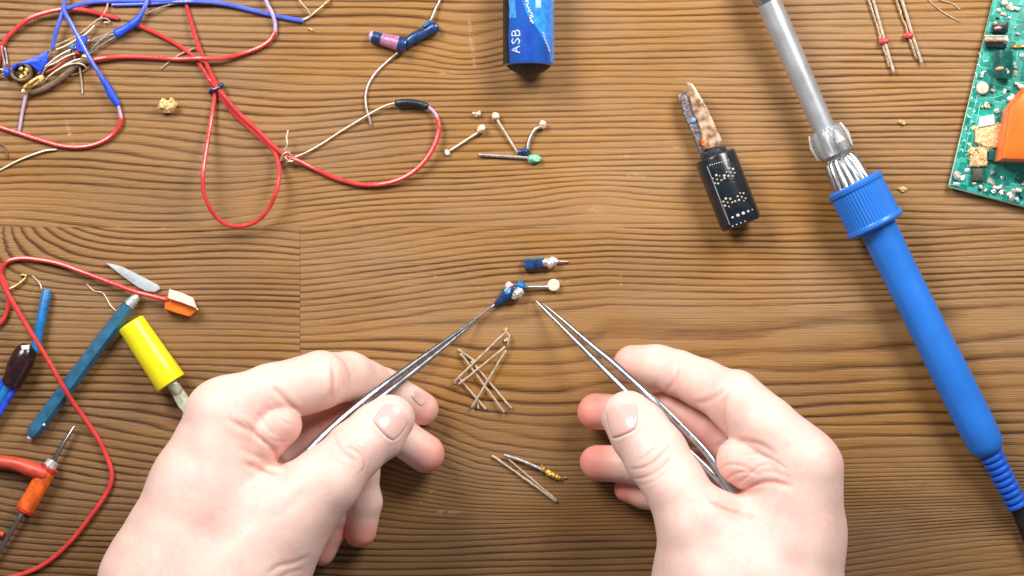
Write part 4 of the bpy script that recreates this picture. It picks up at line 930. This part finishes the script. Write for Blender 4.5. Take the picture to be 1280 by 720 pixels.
def skin_material():
    m = bpy.data.materials.new('skin'); m.use_nodes = True; nt = m.node_tree; N = nt.nodes; L = nt.links; b = N['Principled BSDF']
    tc = N.new('ShaderNodeTexCoord')
    def noise(sc, det=4, rough=.5):
        n = N.new('ShaderNodeTexNoise'); n.inputs['Scale'].default_value = 1 / (sc * S); n.inputs['Detail'].default_value = det; n.inputs['Roughness'].default_value = rough
        L.new(tc.outputs['Object'], n.inputs['Vector']); return n
    at = N.new('ShaderNodeAttribute'); at.attribute_name = 'flush'
    def mix(f, a, bb):
        x = N.new('ShaderNodeMix'); x.data_type = 'RGBA'
        if hasattr(f, 'links'): L.new(f, x.inputs['Factor'])
        else: x.inputs['Factor'].default_value = f
        for s_, v in (('A', a), ('B', bb)):
            if hasattr(v, 'links'): L.new(v, x.inputs[s_])
            else: x.inputs[s_].default_value = (*v, 1)
        return x.outputs['Result']
    def mr(src, a, b2, c=0, d=1):
        r = N.new('ShaderNodeMapRange'); r.inputs['From Min'].default_value = a; r.inputs['From Max'].default_value = b2
        r.inputs['To Min'].default_value = c; r.inputs['To Max'].default_value = d; L.new(src, r.inputs['Value']); return r.outputs[0]
    big = mr(noise(55, 3).outputs['Fac'], .35, .65); small = mr(noise(9, 4).outputs['Fac'], .38, .66)
    c = mix(big, (.79, .55, .475), (.77, .48, .42)); c = mix(mr(small, 0, 1, 0, .45), c, (.80, .585, .52))
    veins = mr(noise(26, 2).outputs['Fac'], .60, .72, 0, .22); c = mix(veins, c, (.70, .42, .39))
    c = mix(at.outputs['Fac'], c, (.74, .20, .15))
    L.new(c, b.inputs['Base Color'])
    b.inputs['Subsurface Weight'].default_value = .35; b.inputs['Subsurface Radius'].default_value = (1, .35, .2); b.inputs['Subsurface Scale'].default_value = .0032
    L.new(mr(noise(14).outputs['Fac'], .3, .7, .42, .6), b.inputs['Roughness'])
    b.inputs['Specular IOR Level'].default_value = .42
    vo = N.new('ShaderNodeTexVoronoi'); vo.inputs['Scale'].default_value = 1 / (3.2 * S); vo.feature = 'DISTANCE_TO_EDGE'; L.new(tc.outputs['Object'], vo.inputs['Vector'])
    mp = N.new('ShaderNodeMapping'); mp.inputs['Scale'].default_value = (1, 1, 1); L.new(tc.outputs['Object'], mp.inputs['Vector'])
    e = mr(vo.outputs['Distance'], 0, .25)
    b1 = N.new('ShaderNodeBump'); b1.inputs['Strength'].default_value = .5; b1.inputs['Distance'].default_value = .16 * S; L.new(e, b1.inputs['Height'])
    b2 = N.new('ShaderNodeBump'); b2.inputs['Strength'].default_value = .6; b2.inputs['Distance'].default_value = .6 * S
    L.new(noise(11, 5, .6).outputs['Fac'], b2.inputs['Height']); L.new(b1.outputs['Normal'], b2.inputs['Normal']); L.new(b2.outputs['Normal'], b.inputs['Normal'])
    return m
def nail_material():
    m = bpy.data.materials.new('nail'); m.use_nodes = True; nt = m.node_tree; N = nt.nodes; L = nt.links; b = N['Principled BSDF']
    at = N.new('ShaderNodeAttribute'); at.attribute_name = 'tipw'
    cr = N.new('ShaderNodeValToRGB'); L.new(at.outputs['Fac'], cr.inputs['Fac'])
    el = cr.color_ramp.elements; el[0].position = 0; el[0].color = (.70, .43, .39, 1); el[1].position = .93; el[1].color = (.78, .58, .52, 1)
    e = el.new(.8); e.color = (.72, .44, .40, 1)
    L.new(cr.outputs[0], b.inputs['Base Color']); b.inputs['Roughness'].default_value = .28
    b.inputs['Subsurface Weight'].default_value = .2; b.inputs['Subsurface Scale'].default_value = .001; b.inputs['Subsurface Radius'].default_value = (1, .5, .4)
    b.inputs['Coat Weight'].default_value = .25; b.inputs['Coat Roughness'].default_value = .25
    return m
SKIN = skin_material(); NAIL = nail_material()

left = Hand(
  palm=[[(286, 524, 165, 50), (264, 620, 150, 77), (235, 740, 138, 108), (205, 900, 138, 118)],
        [(285, 560, 110, 48), (262, 660, 90, 72), (235, 760, 110, 95)],
        [(404, 606, 172, 37), (352, 652, 165, 55), (285, 735, 150, 88)]],
  fingers=[
    ([(275, 518, 168, 43), (338, 493, 160, 37), (400, 475, 148, 37)], 6, 12),                                  # index, proximal phalanx
    ([(398, 476, 146, 35), (436, 471, 102, 29.5), (482, 486, 48, 24), (527, 511, 27, 20.5)], 7, 12),              # index, outer phalanges
    ([(348, 531, 172, 29), (322, 552, 168, 34)], 6, 7),                                                           # fold of skin at the base of the index
    ([(300, 575, 92, 36), (378, 545, 78, 29), (432, 522, 64, 27), (492, 541, 42, 25), (532, 567, 33, 24)], 7, 6),   # middle
    ([(300, 610, 70, 34), (400, 578, 52, 26), (452, 590, 44, 22.5), (455, 625, 38, 21.5), (450, 664, 26, 20)], 7, 6),  # ring
    ([(300, 650, 55, 34), (390, 618, 48, 20), (418, 640, 34, 18), (413, 664, 24, 17), (403, 690, 18, 16)], 6, 6),    # little
    ([(488, 523, 134, 30.5), (470, 541, 144, 35), (443, 563, 158, 36.5), (408, 600, 176, 38), (352, 652, 172, 52), (290, 730, 160, 80)], 8, 26),     # thumb
  ])
build_hand(left, "person's left hand, thumb on top, pinching closed steel tweezers beside the yellow connector",
  creases=[
    ([(416, 458), (418, 472), (417, 486), (413, 500)], 3.0, 2.4, .38),
    ([(424, 470), (424, 482), (420, 494)], 1.6, .8, .15),
    ([(340, 484), (350, 493), (360, 504), (372, 515)], 3.0, 2.2, .3),
    ([(286, 524), (298, 531), (312, 538), (326, 548), (341, 563), (352, 580), (357, 590)], 3.2, 2.4, .30),
    ([(318, 543), (326, 549), (334, 556)], 1.6, 1.4, .6),
    ([(306, 580), (318, 584), (331, 588), (348, 595)], 3.0, 2.4, .35),
    ([(322, 586), (331, 588), (342, 592)], 1.6, 1.8, .7),
    ([(302, 524), (312, 533), (320, 544), (326, 552)], 1.8, .9, .2),
    ([(318, 514), (327, 524), (336, 537), (346, 544)], 1.8, .9, .12),
    ([(332, 508), (342, 516), (352, 526), (366, 532)], 1.6, .7, .10),
    ([(336, 548), (348, 552), (360, 552)], 1.5, .6, .12),
    ([(300, 560), (314, 568), (330, 574)], 2.6, .7, .08),
    ([(418, 546), (424, 557), (432, 567), (446, 578)], 1.6, 1.2, .28),
    ([(432, 558), (444, 563), (454, 572), (455, 584), (448, 592)], 1.5, 1.0, .24),
    ([(444, 556), (454, 564), (460, 575)], 1.3, .6, .14),
    ([(412, 558), (418, 570), (428, 579), (436, 584)], 1.3, .7, .14),
    ([(426, 543), (434, 552), (442, 558)], 1.2, .5, .1),
    ([(384, 608), (370, 626), (352, 642), (340, 648)], 5.0, .9, .04),
    ([(386, 696), (366, 704), (348, 708), (334, 718)], 3.0, 1.2, .08),
    ([(378, 712), (360, 716), (348, 724)], 2.4, .8, .05),
    ([(270, 690), (300, 660), (330, 640)], 9.0, .9, .0),
    ([(236, 560), (250, 600), (240, 650)], 8.0, .7, .0),
  ],
  nails=[(491, 525, (.72, -.70), 41, 39), (523, 497, (.86, .5), 21, 13)],
  flush=[(532, 514, 30, 28, .4), (540, 572, 30, 30, .78), (448, 672, 25, 34, .78), (402, 694, 18, 28, .6), (350, 530, 190, 32, .25), (500, 515, 110, 20, .12),
         (405, 528, 80, 42, .45), (322, 548, 200, 22, .22), (300, 500, 205, 40, .05)],
  skin=SKIN, nailmat=NAIL, bumps=[(300, 500, 30, -1.2)])

right = Hand(
  palm=[[(1001, 594, 165, 51), (985, 670, 150, 69), (948, 760, 138, 104), (945, 900, 138, 112)],
        [(985, 640, 105, 52), (950, 720, 90, 80), (945, 790, 110, 95)],
        [(900, 655, 165, 34), (902, 740, 150, 86)]],
  fingers=[
    ([(1003, 580, 168, 47), (958, 537, 158, 41), (918, 500, 142, 38)], 6, 12),
    ([(915, 499, 140, 35), (880, 481, 112, 31), (846, 467, 86, 28.5)], 6, 12),
    ([(848, 466, 86, 28), (822, 458, 74, 26.5), (790, 455, 62, 23.5)], 6, 6),
    ([(928, 576, 160, 32), (975, 592, 165, 40)], 6, 9),
    ([(965, 605, 100, 35), (925, 570, 90, 30), (888, 535, 80, 28), (840, 511, 56, 24), (790, 516, 42, 23), (743, 515, 34, 22)], 6, 6),
    ([(955, 625, 65, 34), (880, 590, 44, 26), (800, 580, 42, 25), (748, 579, 30, 23)], 6, 6),
    ([(945, 650, 50, 34), (860, 632, 36, 22), (805, 616, 22, 18), (783, 611, 18, 16)], 6, 6),
    ([(784, 521, 121, 32), (799, 540, 132, 36.5), (820, 568, 146, 39), (845, 609, 163, 38), (872, 660, 170, 50), (905, 735, 160, 84)], 8, 24),
  ])
build_hand(right, "person's right hand, thumb on top, holding slightly open steel tweezers nearest the blue soldering iron",
  creases=[
    ([(848, 460), (845, 470), (840, 480), (834, 488)], 2.6, 1.3, .22),
    ([(905, 486), (896, 495), (884, 501), (870, 505)], 2.8, 1.7, .3),
    ([(910, 492), (905, 505), (905, 525), (911, 546)], 3.0, 1.8, .25),
    ([(892, 560), (905, 555), (925, 552), (950, 556), (968, 566)], 3.0, 1.6, .18),
    ([(900, 596), (912, 610), (925, 614), (945, 606), (965, 603), (990, 608)], 3.0, 2.2, .35),
    ([(922, 614), (935, 609), (950, 606)], 1.6, 1.2, .35),
    ([(886, 622), (898, 632), (914, 638), (932, 644), (948, 650)], 3.0, 2.0, .35),
    ([(892, 628), (902, 634), (914, 639), (926, 642)], 1.8, 2.0, .5),
    ([(897, 590), (908, 582), (925, 582), (945, 590)], 1.9, 1.1, .2),
    ([(906, 602), (918, 593), (934, 590), (950, 594)], 1.8, 1.1, .22),
    ([(922, 604), (934, 596), (948, 584), (962, 580)], 1.6, .8, .14),
    ([(925, 570), (945, 568), (965, 574), (985, 588)], 1.8, .8, .10),
    ([(955, 590), (972, 592), (990, 600)], 2.2, .7, .06),
    ([(786, 586), (802, 585), (818, 577), (832, 563), (840, 556)], 1.6, 1.2, .28),
    ([(790, 598), (808, 596), (826, 586), (840, 570)], 1.6, 1.1, .24),
    ([(798, 576), (810, 568), (822, 558)], 1.3, .7, .14),
    ([(802, 606), (818, 602), (834, 590)], 1.3, .5, .10),
    ([(1000, 545), (1020, 560), (1035, 580)], 6.0, .8, 0),
    ([(860, 640), (880, 670), (890, 710)], 8.0, .8, 0),
    ([(960, 640), (990, 650), (1010, 690)], 9.0, .8, 0),
  ],
  nails=[(775, 523, (-.36, -.93), 42, 43)],
  flush=[(786, 458, 62, 34, .48), (735, 515, 40, 34, .78), (742, 580, 30, 36, .78), (772, 612, 18, 34, .78), (880, 540, 80, 45, .42), (850, 500, 60, 40, .35),
         (835, 485, 75, 22, .22), (920, 590, 185, 26, .2), (930, 565, 185, 30, .16), (912, 640, 195, 18, .25)],
  skin=SKIN, nailmat=NAIL, bumps=[(925, 475, 26, 1.5), (1030, 572, 24, 1.5)])
# ------------------------------------------------------------------ camera, light
cam = bpy.data.cameras.new('camera'); co = bpy.data.objects.new('camera', cam); COL.objects.link(co)
co.location = (0, 0, H * S); cam.sensor_width = 36; cam.lens = 36 * H / 1280; cam.clip_start = .01; cam.clip_end = 20
scene.camera = co
w = bpy.data.worlds.new('World'); scene.world = w; w.use_nodes = True
w.node_tree.nodes['Background'].inputs[0].default_value = (.93, .97, 1, 1); w.node_tree.nodes['Background'].inputs[1].default_value = .19
def area(name, loc, target, size, power, col):
    l = bpy.data.lights.new(name, 'AREA'); l.size = size[0]; l.shape = 'RECTANGLE'; l.size_y = size[1]; l.energy = power; l.color = col
    o = bpy.data.objects.new(name, l); COL.objects.link(o); o.location = loc
    o.rotation_euler = (Vector(target) - Vector(loc)).to_track_quat('-Z', 'Y').to_euler(); return o
area('window_light', (-.34, .40, .47), (0, .03, 0), (.27, .27), 5.55, (1, .97, .93))
area('second_window_light', (.32, .43, .47), (.02, .04, 0), (.27, .27), 5.55, (1, .98, .95))
scene.render.engine = 'CYCLES'
scene.view_settings.view_transform = 'Standard'; scene.view_settings.look = 'None'
for o in bpy.data.objects:
    if '_b' in o: del o['_b']
